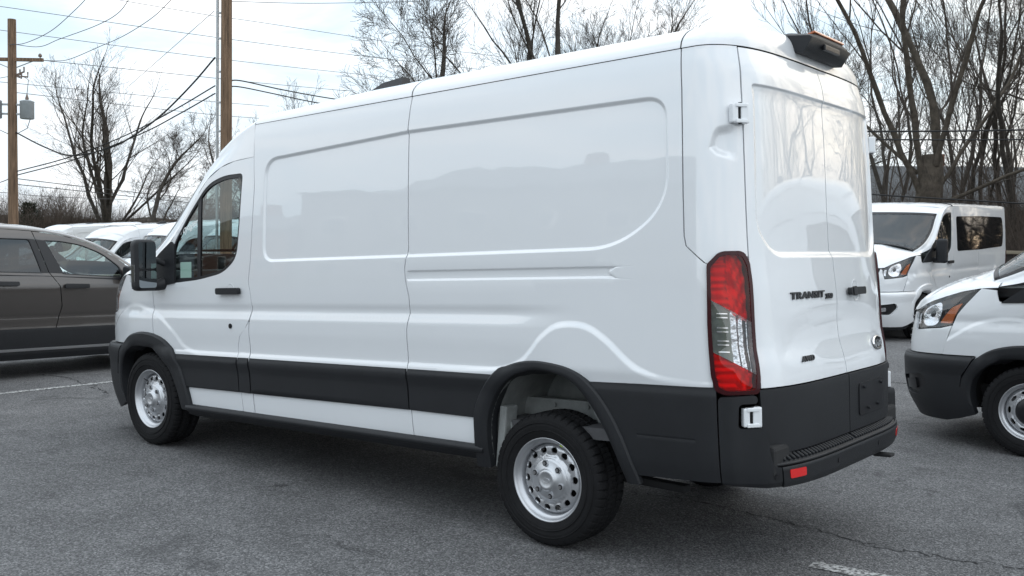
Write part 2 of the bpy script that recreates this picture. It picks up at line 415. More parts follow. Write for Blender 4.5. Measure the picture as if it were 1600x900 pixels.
SEAMM = [(-.925, 2.28), (-.940, 2.08), (-.93, 1.60), (-.925, 1.40), (-.945, 1.29), (-.94, 1.22), (-.915, 1.12), (-.918, 1.03), (-.938, .93), (-.94, .73), (-.935, .56), (-.925, .285)]
SEAMR = [(.835, 2.28), (.85, 2.08), (.858, 1.90), (.866, 1.60), (.872, 1.40), (.882, 1.355), (.975, 1.275)]
FENDT = [(-3.585, 1.215), (-3.80, 1.225), (-4.0, 1.215), (-4.2, 1.18), (-4.45, 1.12), (-4.75, 1.055), (UF-0.0, 1.01)]
def G(line, d):  # shift a seam sideways by d
    return [(a+d, b) for a, b in line]
g = .0035
def hull_side(mb, kind, hi, mir):
    pass
def rake_matrix(a):
    # body frame -> vehicle frame, tail up, pivot under the front axle
    R = Matrix.Rotation(-a, 4, 'Y'); return Matrix.Translation((3.75, 0, 0)) @ Matrix.Rotation(a, 4, 'Y') @ Matrix.Translation((-3.75, 0, 0))
WINDOW = rnd([(-3.375, 1.222), (-3.335, 1.50), (-3.125, 1.725), (-2.915, 1.915), (-2.72, 1.962), (-2.498, 1.962), (-2.520, 1.62), (-2.545, 1.385), (-2.71, 1.288), (-3.0, 1.245)], [.03, .08, .08, .10, .08, .04, 0, .09, .08, .1])
DOORTOP = [(-2.385, 2.060), (-2.60, 2.050), (-2.76, 2.020), (-2.92, 1.945), (-3.08, 1.80), (-3.31, 1.575), (-3.52, 1.365), (-3.62, 1.255)]
ZCUT = 0
def make_cab_cap(part, hi, rk):
    """roof over the cab, screen pillars and windscreen"""
    E = [(2.385, 2.062), (2.60, 2.052), (2.76, 2.022), (2.92, 1.947), (3.08, 1.802), (3.31, 1.577), (3.53, 1.415), (3.76, 1.345), (3.95, 1.312)]
    if hi: H = [(2.405, .932, 2.28), (2.60, .925, 2.215), (2.76, .915, 2.135), (2.94, .92, 2.02), (3.11, .93, 1.86), (3.34, .945, 1.63), (3.58, .935, 1.47), (3.80, .91, 1.385), (3.98, .87, 1.33)]
    else: H = [(2.405, .945, 2.068), (2.60, .94, 2.062), (2.77, .93, 2.036), (2.94, .925, 1.98), (3.11, .93, 1.85), (3.34, .945, 1.63), (3.58, .935, 1.47), (3.80, .91, 1.385), (3.98, .87, 1.33)]
    if hi: C = [(2.405, 2.405), (2.66, 2.355), (2.92, 2.27), (3.20, 2.13), (3.40, 1.98), (3.60, 1.82), (3.78, 1.68), (3.95, 1.56), (4.07, 1.475)]
    else: C = [(2.405, 2.135), (2.68, 2.13), (2.95, 2.10), (3.18, 2.02), (3.38, 1.90), (3.58, 1.78), (3.77, 1.66), (3.94, 1.55), (4.07, 1.475)]
    E = smooth_line(E, 8); H = smooth_line(H, 8); C = smooth_line(C, 8); n = len(E); m = 26
    P = np.zeros((n, m+4, 3))
    for i in range(n):
        e = E[i]; h = H[i]; c = C[i]; we = float(Wplain(min(e[1], 2.28)))-.012*float(sst(e[0], 2.4, 3.4))-.07*float(sst(e[0], 3.45, 3.95))
        for j in range(4):
            q = j/3; z = e[1]+(h[2]-e[1])*q
            P[i, j] = (e[0]+(h[0]-e[0])*q, we+(h[1]-we)*q**1.2, z)
        ex = 3.2 if i < n*.3 else 2.3
        for j in range(m):
            a = (j+1)/m*math.pi/2; k = math.cos(a)**(2/ex); s = math.sin(a)
            P[i, j+4] = (h[0]+(c[0]-h[0])*s**1.3 if i > n*.3 else h[0]+(c[0]-h[0])*s, h[1]*k, h[2]+(c[1]-h[2])*s)
    i0 = int(n*.44); j0 = 6
    full = np.concatenate([P, (P*np.array([1, -1, 1]))[:, ::-1][:, 1:]], 1); M = full.shape[1]
    a = MB(); gridsurf(a, full[:i0+1], flip=True)
    gridsurf(a, full[i0:, :j0+1], flip=True); gridsurf(a, full[i0:, M-1-j0:], flip=True)
    a.build('cab_roof', 'white_paint', part, rk)
    b = MB(); gridsurf(b, full[i0:, j0:M-j0], flip=True)
    w = b.build('windscreen', 'windscreen_glass', part, rk)
    # dark band printed round the screen
    t = MB(); G0 = full[i0:, j0:M-j0]+np.array([.002, 0, .003]); gridsurf(t, G0[:3], flip=True); gridsurf(t, G0[:, :3], flip=True); gridsurf(t, G0[:, -3:], flip=True); gridsurf(t, G0[-3:], flip=True)
    t.build('windscreen_seal', 'black_trim', w, rk)
    return full
def make_wheel(style, width=.235, side=1):
    """wheel in its own frame: axle along y, outer face at +y*side"""
    w = empty('wheel')
    R = .352; hw = width/2
    # tyre: grid with tread blocks
    prof = [(.208, -hw*.80), (.222, -hw*.93), (.25, -hw*1.01), (.285, -hw*1.04), (.315, -hw*1.0), (.334, -hw*.93), (.344, -hw*.84), (.349, -hw*.72), (.351, -hw*.55), (.352, -hw*.38), (.352, -hw*.34), (.352, -hw*.12), (.352, -hw*.08), (.352, 0)]
    prof = prof+[(r, -y) for r, y in prof[:-1][::-1]]
    n = 288; P = np.zeros((n, len(prof), 3))
    for i in range(n):
        a = 2*math.pi*i/n
        for j, (r, y) in enumerate(prof):
            rr = r; jj = min(j, len(prof)-1-j)
            ph = (i+(0 if j > 13 else 2)) % 6
            if 5 <= jj <= 8 and ph in (0,): rr -= .009 if jj > 5 else .005
            if jj in (9, 10): rr -= .010
            if jj in (12,): rr -= .009
            if jj >= 11 and (i % 4) == 0: rr -= .005
            P[i, j] = (rr*math.cos(a), y, rr*math.sin(a))
    t = MB(); gridsurf(t, P, smooth=False, flip=True, close_u=True)
    for rr, dd in ((.262, .0016), (.300, .0016)):   # raised rings on the sidewall
        lathe(t, [(rr-.003, hw*1.02), (rr-.001, hw*1.02+.0035+dd), (rr+.001, hw*1.02+.0035+dd), (rr+.003, hw*1.02)], 96)
    def arc(s, r0, a0, size):
        def pl(x, y, o):
            a = a0-x/r0; r = r0+y; return (r*math.cos(a), hw*1.045+o, r*math.sin(a))
        text_mb(t, s, size, .002, pl, bold=.0006, sx=-1*-1)
    t.build('tyre', 'rubber', w)
    r = MB(); y0 = hw*.80
    lathe(r, [(.205, -hw*.8), (.19, -hw*.6), (.185, 0), (.187, y0*.4), (.193, y0*.66), (.200, y0*.80), (.207, y0*.88), (.213, y0*.98), (.220, y0*1.10), (.222, y0*1.14), (.219, y0*1.17), (.214, y0*1.14), (.209, y0*1.02), (.203, y0*.90), (.195, y0*.84), (.192, y0*.82), (.189, y0*.70)], 96)
    fd = y0*.72
    def disc(u, v):
        rr = np.hypot(u, v)
        d = pch(rr, [0, .06, .110, .118, .128, .140, .165, .178, .189], [.016, .016, .016, .010, .000, .004, .002, -.010, -.030])
        return np.stack([-u, fd+d+0*u, v], -1)
    ncirc = lambda cx, cy, rad, k=20, e=1., rot=0.: np.array([(cx+rad*math.cos(q)*math.cos(rot)-rad*e*math.sin(q)*math.sin(rot), cy+rad*math.cos(q)*math.sin(rot)+rad*e*math.sin(q)*math.cos(rot)) for q in np.linspace(0, 2*math.pi, k, endpoint=False)])
    if style == 'silver':
        nh = 14; hs = [ncirc(.154*math.cos(a), .154*math.sin(a), .0175, 18, 1.12, a) for a in np.arange(nh)*2*math.pi/nh+.1]
        pan(r, ncirc(0, 0, .188, 96), hs, surf=disc, base=.03, fine=.008, step=.01, rim=.008)
        ro = r.build('rim', 'silver_wheel', w)
        k = MB(); lathe(k, [(.0, fd+.046), (.034, fd+.046), (.038, fd+.049), (.050, fd+.049), (.054, fd+.042), (.064, fd+.030), (.096, fd+.024), (.108, fd+.019), (.114, fd+.008)], 64)
        for a in np.arange(6)*math.pi/3+.3:
            c = (.087*math.cos(a), fd+.022, .087*math.sin(a)); 
            tube(k, [c, (c[0], c[1]+.012, c[2])], .0185, 6)
        # oval emblem pressed in the centre cap
        lathe_o = MB(); lathe(lathe_o, [(.020, 0), (.0205, .0015), (.0225, .0015), (.023, 0)], 32); lathe_o.v = [(x, y+fd+.0465, z*.5) for x, y, z in lathe_o.v]
        k.add(lathe_o.v, lathe_o.f, smooth=True)
        for a in np.arange(6)*math.pi/3+.3:
            c = (.087*math.cos(a), fd+.034, .087*math.sin(a)); tube(k, [c, (c[0], c[1]+.0008, c[2])], .0135, 12, mat=2); tube(k, [c, (c[0], c[1]+.006, c[2])], .0095, 6, mat=1)
        k.build('centre_cap', ['silver_wheel', 'steel', 'gap_dark'], w)
        nn = MB(); tube(nn, [(.150*math.cos(.9), fd+.0, .150*math.sin(.9)), (.182*math.cos(.9), fd+.03, .182*math.sin(.9))], .004, 6); nn.build('valve', 'black_trim', w)
    else:
        nh = 10; hs = [ncirc(.150*math.cos(a), .150*math.sin(a), .012, 18, 2.2, a) for a in np.arange(nh)*2*math.pi/nh]
        pan(r, ncirc(0, 0, .188, 96), hs, surf=disc, base=.03, fine=.01, step=.012, rim=.008)
        ro = r.build('rim', 'silver_wheel', w)
        k = MB(); lathe(k, [(.0, fd+.040), (.05, fd+.042), (.075, fd+.036), (.10, fd+.022), (.118, fd+.004)], 48)
        k.build('centre_cap', 'black_trim', w)
    q = MB(); lathe(q, [(.0, -.05), (.165, -.05), (.165, -.02), (.0, -.02)], 40); lathe(q, [(.185, -.06), (.14, -.061), (0, -.061)], 40)
    q.build('brake_disc', 'underbody', w)
    q = MB(); a = math.radians(112); aw = .045
    P = [[((r_)*math.cos(a+b), y, (r_)*math.sin(a+b)) for r_, y in ((.197, y0*.893), (.205, y0*.935))] for b in np.linspace(-aw, aw, 4)]
    gridsurf(q, np.array(P)); q.v = [(x, y+.002, z) for x, y, z in q.v]; q.build('chalk_mark', 'yellow_mark', w)
    return w
def place_wheel(src, parent, x, y, z, side):
    w = src if src.parent is None and not src.get('used') else copy_tree(src)
    src['used'] = 1
    w.parent = parent; w.location = (x, y, z); w.rotation_euler = (0, 0, 0 if side > 0 else math.pi)
    return w
def mirrored_pair(build, name, mat, parent, rk, both=True, label=None):
    mb = MB(); build(mb); out = []
    if both:
        r = mb.mirrored(keep=False); out.append(r.build(name, mat, parent, rk))
    out.insert(0, mb.build(name, mat, parent, rk)); return out
def make_van(kind, label, hi=True, rake=.05, wheels=None, front_trim='black', name='cargo_van', detail=True, wheel_z=.352, base=.07, fine=.011):
    """kind: cargo (pressed sides) or passenger (long side windows)"""
    global ZD, ZT
    zd0, zt0 = ZD, ZT
    if not hi: ZD, ZT = 2.068, 2.145
    zt_s = ZD
    rk = rake_matrix(rake)
    van = empty(name); van['label'] = label
    dsp, FE = shape_disp(kind if hi else 'passenger')
    clip = lambda pts: [(a, min(b, ZD)) for a, b in pts if b <= ZD+.25]
    kw = dict(disp=dsp, base=base, fine=fine, feats=FE if detail else ())
    W = 'white_paint'
    bl_ = lambda A, B: [(a[0]*.62+b[0]*.38, a[1]*.62+b[1]*.38) for a, b in zip(A, B)]
    rai = arc_loop(bl_(RA_IN, RA_OUT), 4); fai = arc_loop(bl_(FA_IN, FA_OUT[:5]+FA_OUT[5:]), 4)
    # --- rear side panel with the wheel opening
    sm = G(SEAMM, g); sr = G(SEAMR, -g)
    if not hi: sm = [sm[0]]+[q for q in sm[1:] if q[1] < ZD]; sr = [(sr[1][0], ZD)]+[q for q in sr if q[1] < ZD-.02]
    lamp_bot = [(.985, 1.27), (.985, .702), (.45, .702)]
    arch = [(a-.0, b) for a, b in rai[::-1]]      # rear foot to front foot
    polyA = sm[::-1]+sr+lamp_bot+[tuple(q) for q in arch if (q[1] > .65 or q[0] < 0) and q[1] > .3 and not (q[0] > .2 and q[1] < .69)]+[(-.345, .265)]
    wins = []
    if kind == 'passenger':
        wins = [rnd([(-2.22, 1.33), (-2.26, 1.90), (-.932, 1.915), (-.928, 1.33)], [.06, .08, 0, 0]), rnd([(-.922, 1.33), (-.926, 1.915), (.68, 1.90), (.74, 1.62), (.66, 1.36)], [0, 0, .1, .1, .08])]
    ho = []
    mirrored_pair(lambda mb: pan(mb, polyA, ho, **kw), 'side_panel', W, van, rk)
    # --- middle side panel
    sb = G(SEAMB, g); sm2 = G(SEAMM, -g)
    if not hi: sb = [(sb[1][0], ZD)]+[q for q in sb if q[1] < ZD-.02]; sm2 = [(sm2[0][0], ZD)]+[q for q in sm2 if q[1] < ZD-.02]
    polyC = sb[::-1]+sm2
    mirrored_pair(lambda mb: pan(mb, polyC, [], **kw), 'side_panel', W, van, rk)
    for wpoly in wins:
        mirrored_pair(lambda mb: pan(mb, wpoly, off=.004, rim=.006), 'side_window', 'dark_window', van, rk)
    # --- rear corner pillar
    sr2 = G(SEAMR, g)
    if not hi: sr2 = [(sr2[1][0], ZD)]+[q for q in sr2 if q[1] < ZD-.02]
    polyB = [(1.172, ZD), (1.168, 2.10), (1.176, 1.88), (1.184, 1.6), (1.192, 1.30), (1.165, 1.308), (1.14, 1.318), (1.06, 1.318), (1.035, 1.31), (.992, 1.272)]+sr2[::-1]
    mirrored_pair(lambda mb: pan(mb, polyB, **kw), 'corner_panel', W, van, rk)
    # --- rear doors: left and right half, white above, black below
    rot = UE
    def dpoly(z0, z1, l=0, side=0):
        e = [(1.180, z1), (1.178, 2.08), (1.184, 1.88), (1.192, 1.6), (1.199, 1.30), (1.203, 1.0), (1.198, .9), (1.196, z0)]
        e = [q for q in e if z0 <= q[1] <= z1]
        return e+[(UE-.004, z0), (UE-.004, z1)]
    zt_d = ZD-.004
    hinge_kw = dict(disp=door_disp if hi else None, base=base, fine=fine, feats=DFE if hi and detail else ())
    for mir in (False, True):
        mb = MB(); pan(mb, dpoly(.695, zt_d), **hinge_kw)
        if mir: mb = mb.mirrored(keep=False)
        d = mb.build('rear_door', W, van, rk)
        mb = MB(); pan(mb, dpoly(.388, .688), off=.010, rim=.02, base=.08, fine=.02)
        if mir: mb = mb.mirrored(keep=False)
        mb.build('door_cladding', 'black_plastic', d, rk)
        hz = [1.955, .570, ] if hi else [1.75, .570]
        for z in hz:
            mb = MB(); p = S(1.150, z); n_ = Nrm(1.150, z)
            ang = math.atan2(n_[1], n_[0]); Rz = Matrix.Rotation(ang, 4, 'Z')
            zc = z
            if z > 1: u0 = 1.142
            else: u0 = 1.132
            p = S(u0, z); n_ = Nrm(u0, z); ang = math.atan2(n_[1], n_[0]); Rz = Matrix.Rotation(ang, 4, 'Z')
            def q(du, dn, dz): v = Rz @ Vector((dn, -du, 0)) if False else Rz @ Vector((dn, du, 0)); return (p[0]+v.x, p[1]+v.y, p[2]+dz)
            box(mb, q(-.030, .022, 0), (.035, .030, .085), .006, Rz)
            box(mb, q(.022, .020, .0), (.040, .045, .095), .008, Rz)
            box(mb, q(.0, .030, .036), (.030, .06, .018), .004, Rz); box(mb, q(.0, .030, -.036), (.030, .06, .018), .004, Rz)
            if mir: mb = mb.mirrored(keep=False)
            mb.build('hinge', W, d, rk)
            mb = MB(); tube(mb, [q(.002, .026, -.05), q(.002, .026, .05)], .009, 10); box(mb, q(-.034, .037, 0), (.004, .010, .03), .001, Rz)
            if mir: mb = mb.mirrored(keep=False)
            mb.build('hinge_pin', 'black_trim', d, rk)
        if mir:   # handle and plate recess on the right door
            def sr_(u, t):    # surface running on to the right-hand side
                u = np.asarray(u, float); m_ = u > UE; P = S(np.where(m_, 2*UE-u, u), t)
                P = P.copy(); P[..., 1] = np.where(m_, -P[..., 1], P[..., 1]); return P
            mb = MB(); pan(mb, rnd([(2.175, 1.090), (2.175, 1.130), (2.395, 1.130), (2.395, 1.090)], .018), surf=sr_, off=.032, rim=.022, base=.03)
            mb.build('door_handle', 'black_plastic', d, rk)
            mb = MB(); pan(mb, rnd([(2.20, 1.085), (2.20, 1.135), (2.25, 1.135), (2.25, 1.085)], .02), surf=sr_, off=.037, rim=.012, base=.03)
            mb.build('lock', 'black_trim', d, rk)
            mb = MB(); pan(mb, np.array([(2.315+.052*math.cos(a), 1.113+.060*math.sin(a)) for a in np.linspace(0, 2*math.pi, 28, endpoint=False)]), surf=sr_, disp=lambda u, t: -.02*(1-sst(np.hypot(u-2.315, (t-1.113)*.87), .02, .048)), off=.0015, rim=.002, base=.03, fine=.006)
            mb.build('handle_cup', W, d, rk)
            mb = MB(); pan(mb, rnd([(2.17, .455), (2.17, .625), (2.56, .625), (2.56, .455)], .025), surf=sr_, off=.016, rim=.01, base=.08)
            pl = mb.build('plate_mount', 'black_trim', d, rk)
            for (bu, bt) in ((2.23, .60), (2.29, .485), (2.50, .60), (2.44, .49)):
                mb = MB(); c = sr_(bu, bt)+np.array([-.018, 0, 0]); tube(mb, [c, c+np.array([-.012, 0, 0])], .008, 8); mb.build('screw', 'black_plastic', d, rk)
            def plc(x, y, o, cu=2.568, ct=.812):
                u_ = np.array(cu+x); t_ = np.array(ct+y); p_ = sr_(u_, t_); a_ = sr_(u_+.002, t_)-sr_(u_-.002, t_); b_ = sr_(u_, t_+.002)-sr_(u_, t_-.002); n_ = np.cross(a_, b_); n_ /= np.linalg.norm(n_)
                return p_+n_*(o+.003)
            if detail:
                mb = MB(); k = 32
                ring = [[plc(rx*math.cos(a), ry*math.sin(a), o) for a in np.linspace(0, 2*math.pi, k, endpoint=False)] for rx, ry, o in ((.0, .0, .004), (.070, .030, .004), (.073, .032, .007), (.080, .037, .007), (.084, .039, .0))]
                Pn = np.array(ring).transpose(1, 0, 2); gridsurf(mb, Pn[:, 2:], close_u=True, mat=0); gridsurf(mb, Pn[:, :3], close_u=True, mat=1)
                text_mb(mb, 'Ford', .062, .002, lambda x, y, o: plc(x, y, o+.0045), shear=.35, bold=.0012, mat=0, sx=.95)
                mb.build('badge', ['chrome', 'black_trim'], d, rk)
        else:
            if detail:
                for s_, cu, ct, sz, sx_, sh in (('TRANSIT', 1.668, 1.106, .046, 2.08, .12), ('250', 1.925, 1.094, .034, 1.75, .12), ('AWD', 1.583, .803, .034, 1.6, .25)):
                    def pls(x, y, o):
                        p_ = S(cu+x, ct+y, door_disp); n_ = Nrm(cu+x, ct+y); return p_+n_*(o+.002)
                    mb = MB(); text_mb(mb, s_, sz, .005, pls, shear=sh, bold=.0018, sx=sx_, spacing=1.02); mb.build('badge', 'black_trim', d, rk)
    # --- roof dome
    mb = MB(); hh = ZT-ZD
    us = np.concatenate([np.linspace(-2.401, .80, 26), np.linspace(.84, 1.35, 20), np.linspace(1.4, UE, 10)])
    ts = ZD+.008+(.442)*np.linspace(0, 1, 18)**.8
    U, T = np.meshgrid(us, ts, indexing='ij'); Pd = S(U, T)
    fr = sst(-U, 1.2, 2.40); Pd[..., 2] = ZD+(Pd[..., 2]-ZD)*(1-(.24 if hi else .13)*fr)
    gridsurf(mb, Pd, flip=True); mb.mirrored(); ro_ = mb.build('roof', W, van, rk)
    for uu in (-.928, .832):
        mb = MB(); U, T = np.meshgrid(np.array([uu-.003, uu+.003]), ts, indexing='ij'); Pj = S(U, T)+Nrm(U, T)*.0012; fr = sst(-U, 1.2, 2.40); Pj[..., 2] = ZD+(Pj[..., 2]-ZD)*(1-(.24 if hi else .13)*fr); gridsurf(mb, Pj, flip=True); mb.mirrored(); mb.build('roof_joint', 'gap_dark', ro_, rk)
    # drip moulding: thin dark joint under the roof edge
    mb = MB(); us = np.concatenate([np.linspace(-2.40, .80, 30), np.linspace(.84, UE, 40)]); U, T = np.meshgrid(us, np.array([ZD-.012, ZD+.010]), indexing='ij')
    Pq = S(U, np.minimum(T, ZD))-Nrm(U, np.minimum(T, ZD)-.004)*.010; Pq[..., 2] = T; gridsurf(mb, Pq, flip=True); mb.mirrored(); mb.build('drip_seal', 'gap_dark', van, rk)
    full = make_cab_cap(van, hi, rk)
    # --- front doors
    dk = dict(kw); DP = G(SEAMB, -g); DP = [(DP[1][0], 2.056)]+[q for q in DP if 1.0 < q[1] < 2.04]+[(-2.425, .97), (-2.47, .91), (-2.535, .86), (-2.563, .80), (-2.563, .6), (-2.556, .45), (-2.545, .345)]
    front_edge = [(-3.16, .345), (-3.24, .58), (-3.30, .68)]
    fai2 = [tuple(q) for q in fai if q[0] > -3.56]
    doorpoly = [tuple(q) for q in DOORTOP[::-1]]+DP[1:]+[(-3.275, .34)]+[q for q in fai2[::-1] if q[1] > .36]+[(-3.575, .74), (-3.592, .9), (-3.598, 1.05), (-3.60, 1.20)]
    for mir in (False, True):
        mb = MB(); pan(mb, doorpoly, [WINDOW], **dk)
        if mir: mb = mb.mirrored(keep=False)
        fd = mb.build('front_door', W, van, rk)
        win = WINDOW
        cW = win.mean(0); inner = cW+(win-cW)*np.array([.955, .93])
        mb = MB(); pan(mb, cW+(win-cW)*1.008, [inner], off=-.004, rim=.02, base=.05)
        pan(mb, rnd([(-3.03, 1.235), (-3.03, 1.86), (-2.99, 1.895), (-2.99, 1.25)], 0), off=-.006, rim=.015, base=.05)
        if mir: mb = mb.mirrored(keep=False)
        wf = mb.build('window_frame', 'black_trim', fd, rk)
        mb = MB(); pan(mb, inner, off=-.012, rim=0, base=.08)
        if mir: mb = mb.mirrored(keep=False)
        wg = mb.build('window_glass', 'window_glass', fd, rk)
        mb = MB(); pan(mb, rnd([(-3.93, 1.185), (-3.60, 1.190), (-3.30, 1.225), (-3.30, 1.50), (-3.345, 1.53), (-3.50, 1.445), (-3.76, 1.32)], .012), off=.010, rim=.015, base=.05)
        if mir: mb = mb.mirrored(keep=False)
        mb.build('mirror_mount', 'black_plastic', fd, rk)
        mb = MB(); pan(mb, rnd([(-2.755, 1.142), (-2.755, 1.186), (-2.50, 1.186), (-2.50, 1.142)], .018), off=.035, rim=.028, base=.04)
        if mir: mb = mb.mirrored(keep=False)
        mb.build('door_handle', 'black_plastic', fd, rk)
        mb = MB(); pan(mb, np.array([(-2.625+.045*math.cos(a), 1.163+.055*math.sin(a)) for a in np.linspace(0, 2*math.pi, 24, endpoint=False)]), disp=lambda u, t: -.016*(1-sst(np.hypot(u+2.625, (t-1.163)*.85), .015, .043)), off=.0015, rim=.002, base=.03, fine=.006)
        if mir: mb = mb.mirrored(keep=False)
        mb.build('handle_cup', W, fd, rk)
        if not mir:
            mb = MB(); c = S(-2.63, .925); tube(mb, [c-np.array([0, .004, 0]), c+np.array([0, .006, 0])], .017, 20); tube(mb, [c, c+np.array([0, .009, 0])], .010, 16); mb.build('lock', 'black_trim', fd, rk)
            if detail and kind == 'cargo':
                mb = MB(); P_ = np.array([[S(np.array(a), np.array(b))-np.array([0, .016, 0]) for b in (1.262, 1.375)] for a in (-3.26, -3.12)]); gridsurf(mb, P_, flip=True); mb.build('window_sticker', 'paper', fd, rk)
                mb = MB(); text_mb(mb, 'Voyager', .078, .001, lambda x, y, o: S(np.array(-3.15+x*.98), np.array(1.625+y+x*.30))+np.array([0, -.008+o, 0]), shear=.4, sx=.9, bold=.0005); mb.build('window_writing', 'marker_white', fd, rk)
        # mirror
        mb = MB(); Rm = Matrix.Rotation(math.radians(-4), 4, 'Z')
        box(mb, (3.49, 1.135, 1.36), (.12, .165, .375), .05, Rm, seg=5, smooth=True); 
        tube(mb, [(3.45, .97, 1.23), (3.47, 1.04, 1.21), (3.49, 1.1, 1.21)], [.05, .04, .04], 10)
        tube(mb, [(3.43, .96, 1.36), (3.46, 1.04, 1.39), (3.49, 1.1, 1.40)], [.03, .022, .03], 10)
        if mir: mb = mb.mirrored(keep=False)
        mi = mb.build('wing_mirror', 'black_plastic', van, rk)
        for z0, z1 in ((1.335, 1.525), (1.195, 1.318)):
            mb = MB(); P_ = [(-.066, z0-1.36), (.066, z0-1.36), (.066, z1-1.36), (-.066, z1-1.36)]; P_ = rnd(P_, .02)
            V = [Vector((-.0615, a, b)) for a, b in P_]; V = [Matrix.Translation((3.49, 1.135, 1.36)) @ Rm @ v for v in V]
            mb.add(V, [tuple(range(len(V)))[::-1]])
            if mir: mb = mb.mirrored(keep=False)
            mb.build('mirror_glass', 'mirror_glass', mi, rk)
        mb = MB(); box(mb, (3.505, 1.215, 1.30), (.07, .012, .13), .005, Rm)
        if mir: mb = mb.mirrored(keep=False)
        mb.build('indicator', 'clear_lens', mi, rk)
    # small pillar piece below the seam
    pil = [(-2.432, .90), (-2.434, .72), (-2.431, .56), (-2.422, .335), (-2.538, .343), (-2.55, .45), (-2.557, .6), (-2.557, .80), (-2.529, .862), (-2.46, .918), (-2.425, .955)]
    mirrored_pair(lambda mb: pan(mb, pil, **kw), 'sill_panel', W, van, rk)
    # --- fender
    fa = [tuple(q) for q in fai if q[0] <= -3.56]
    fen = [(-3.607, 1.21)]+[q for q in FENDT[1:5]]
    lampz = rnd([(-4.15, 1.292), (-4.30, 1.268), (-4.44, 1.225), (-4.58, 1.18), (-4.66, 1.135), (-4.72, 1.10), (-4.70, 1.03), (-4.68, .962), (-4.38, .988), (-4.285, 1.008), (-4.255, 1.09), (-4.222, 1.147), (-4.18, 1.225)], .012)
    fenp = [(-3.607, 1.188), (-3.90, 1.185), (-3.95, 1.20), (-4.0, 1.285), (-4.14, 1.298), (-4.174, 1.225), (-4.216, 1.145), (-4.249, 1.09), (-4.280, 1.0), (-4.352, .768), (-4.09, .768), (-4.08, .63)]+[q for q in fa if q[1] > .64 and q[0] > -4.07]+[(-3.582, .76), (-3.60, .9), (-3.605, 1.05)]
    mirrored_pair(lambda mb: pan(mb, fenp, **kw), 'front_fender', W, van, rk)
    # nose below the headlamps
    nosep = [(-4.288, 1.0), (-4.36, .768), (UF+.001, .765), (UF+.001, .80), (-4.86, .80), (-4.80, .90), (-4.76, 1.10), (-4.73, 1.095), (-4.71, 1.03), (-4.69, .952), (-4.38, .978)]
    mb = MB(); pan(mb, nosep, base=.06, fine=.02, rim=.02)
    mb.mirrored(); mb.build('front_panel', W, van, rk)
    mb = MB(); pan(mb, [(-4.87, .806), (-4.81, .90), (-4.77, 1.11), (UF+.001, 1.13), (UF+.001, .806)], off=-.012, rim=.02, base=.06)
    for z in (.82, .875, .93, .985, 1.04, 1.09):
        pan(mb, [(-4.85, z), (-4.85, z+.018), (UF+.001, z+.018), (UF+.001, z)], off=.004, rim=.02, base=.06)
    mb.mirrored(); mb.build('grille', 'black_trim', van, rk)
    # headlamps
    for mir in (False, True):
        mb = MB(); pan(mb, lampz, off=-.035, rim=0, base=.05, fine=.02)
        if mir: mb = mb.mirrored(keep=False)
        hl = mb.build('headlight', 'black_trim', van, rk)
        mb = MB(); pan(mb, rnd([(-4.45, 1.20), (-4.60, 1.15), (-4.64, 1.06), (-4.58, .99), (-4.44, 1.0), (-4.40, 1.10)], .06, n=8), off=-.018, rim=.02, base=.04, fine=.012, disp=lambda u, t: -.022*(1-sst(np.hypot(u+4.52, t-1.09), .0, .11)))
        pan(mb, rnd([(-4.69, 1.0), (-4.70, 1.08), (-4.66, 1.10), (-4.66, 1.0)], .02), off=-.018, rim=.01, base=.04)
        if mir: mb = mb.mirrored(keep=False)
        mb.build('reflector', 'bulb_silver', hl, rk)
        mb = MB(); pan(mb, rnd([(-4.241, 1.185), (-4.296, 1.02), (-4.405, 1.02), (-4.315, 1.15)], .015), off=-.010, rim=.01, base=.04)
        if mir: mb = mb.mirrored(keep=False)
        mb.build('indicator', 'orange_lens', hl, rk)
        mb = MB(); pan(mb, lampz, off=.001, rim=.03, base=.05, fine=.02)
        if mir: mb = mb.mirrored(keep=False)
        mb.build('lens', 'clear_lens', hl, rk)
    # --- bonnet
    eu = np.concatenate([np.linspace(-4.0, -4.5, 14), np.linspace(-4.56, UF, 18)])
    ez = np.interp(-eu, [4.0, 4.15, 4.30, 4.44, 4.58, 4.72, -UF], [1.305, 1.300, 1.275, 1.232, 1.187, 1.115, 1.14])
    Ep = S(eu, ez); n = len(eu); m = 18; P = np.zeros((n, m, 3))
    for i in range(n):
        q = i/(n-1); c = np.array([3.93+.16*q**.6, .89*(1-q)**1.0, 1.345+.115*min(1, q*1.8)])
        for j in range(m):
            r = j/(m-1); P[i, j] = Ep[i]*(1-r)+c*r; P[i, j, 2] += .080*math.sin(math.pi*r**.6)*(.08+.92*min(1, q*1.6))
    mb = MB(); gridsurf(mb, P, flip=True); mb.mirrored(); mb.build('bonnet', W, van, rk)
    # cowl under the windscreen
    mb = MB(); box(mb, (3.90, 0, 1.26), (.5, 1.65, .08), .01); mb.build('cowl', 'black_trim', van, rk)
    # --- front bumper
    offb = lambda u, t: .030+.022*sst(-u, 4.10, 4.5)+.0*t-.018*(1-sst(.76-t, 0, .03))
    bm_ = 'black_plastic' if front_trim == 'black' else W
    bp = [(-4.08, .762), (-4.36, .760), (UF+.001, .757), (UF+.001, .29), (-4.60, .255), (-4.40, .25), (-4.28, .27), (-4.13, .31), (-4.13, .50), (-4.205, .52), (-4.185, .62)]
    fog = rnd([(-4.88, .44), (-4.90, .555), (-4.52, .60), (-4.48, .53), (-4.60, .425)], .04)
    mb = MB(); pan(mb, bp, [fog], off=offb, rim=.05, base=.06, fine=.02); mb.mirrored(); fb = mb.build('front_bumper', bm_, van, rk)
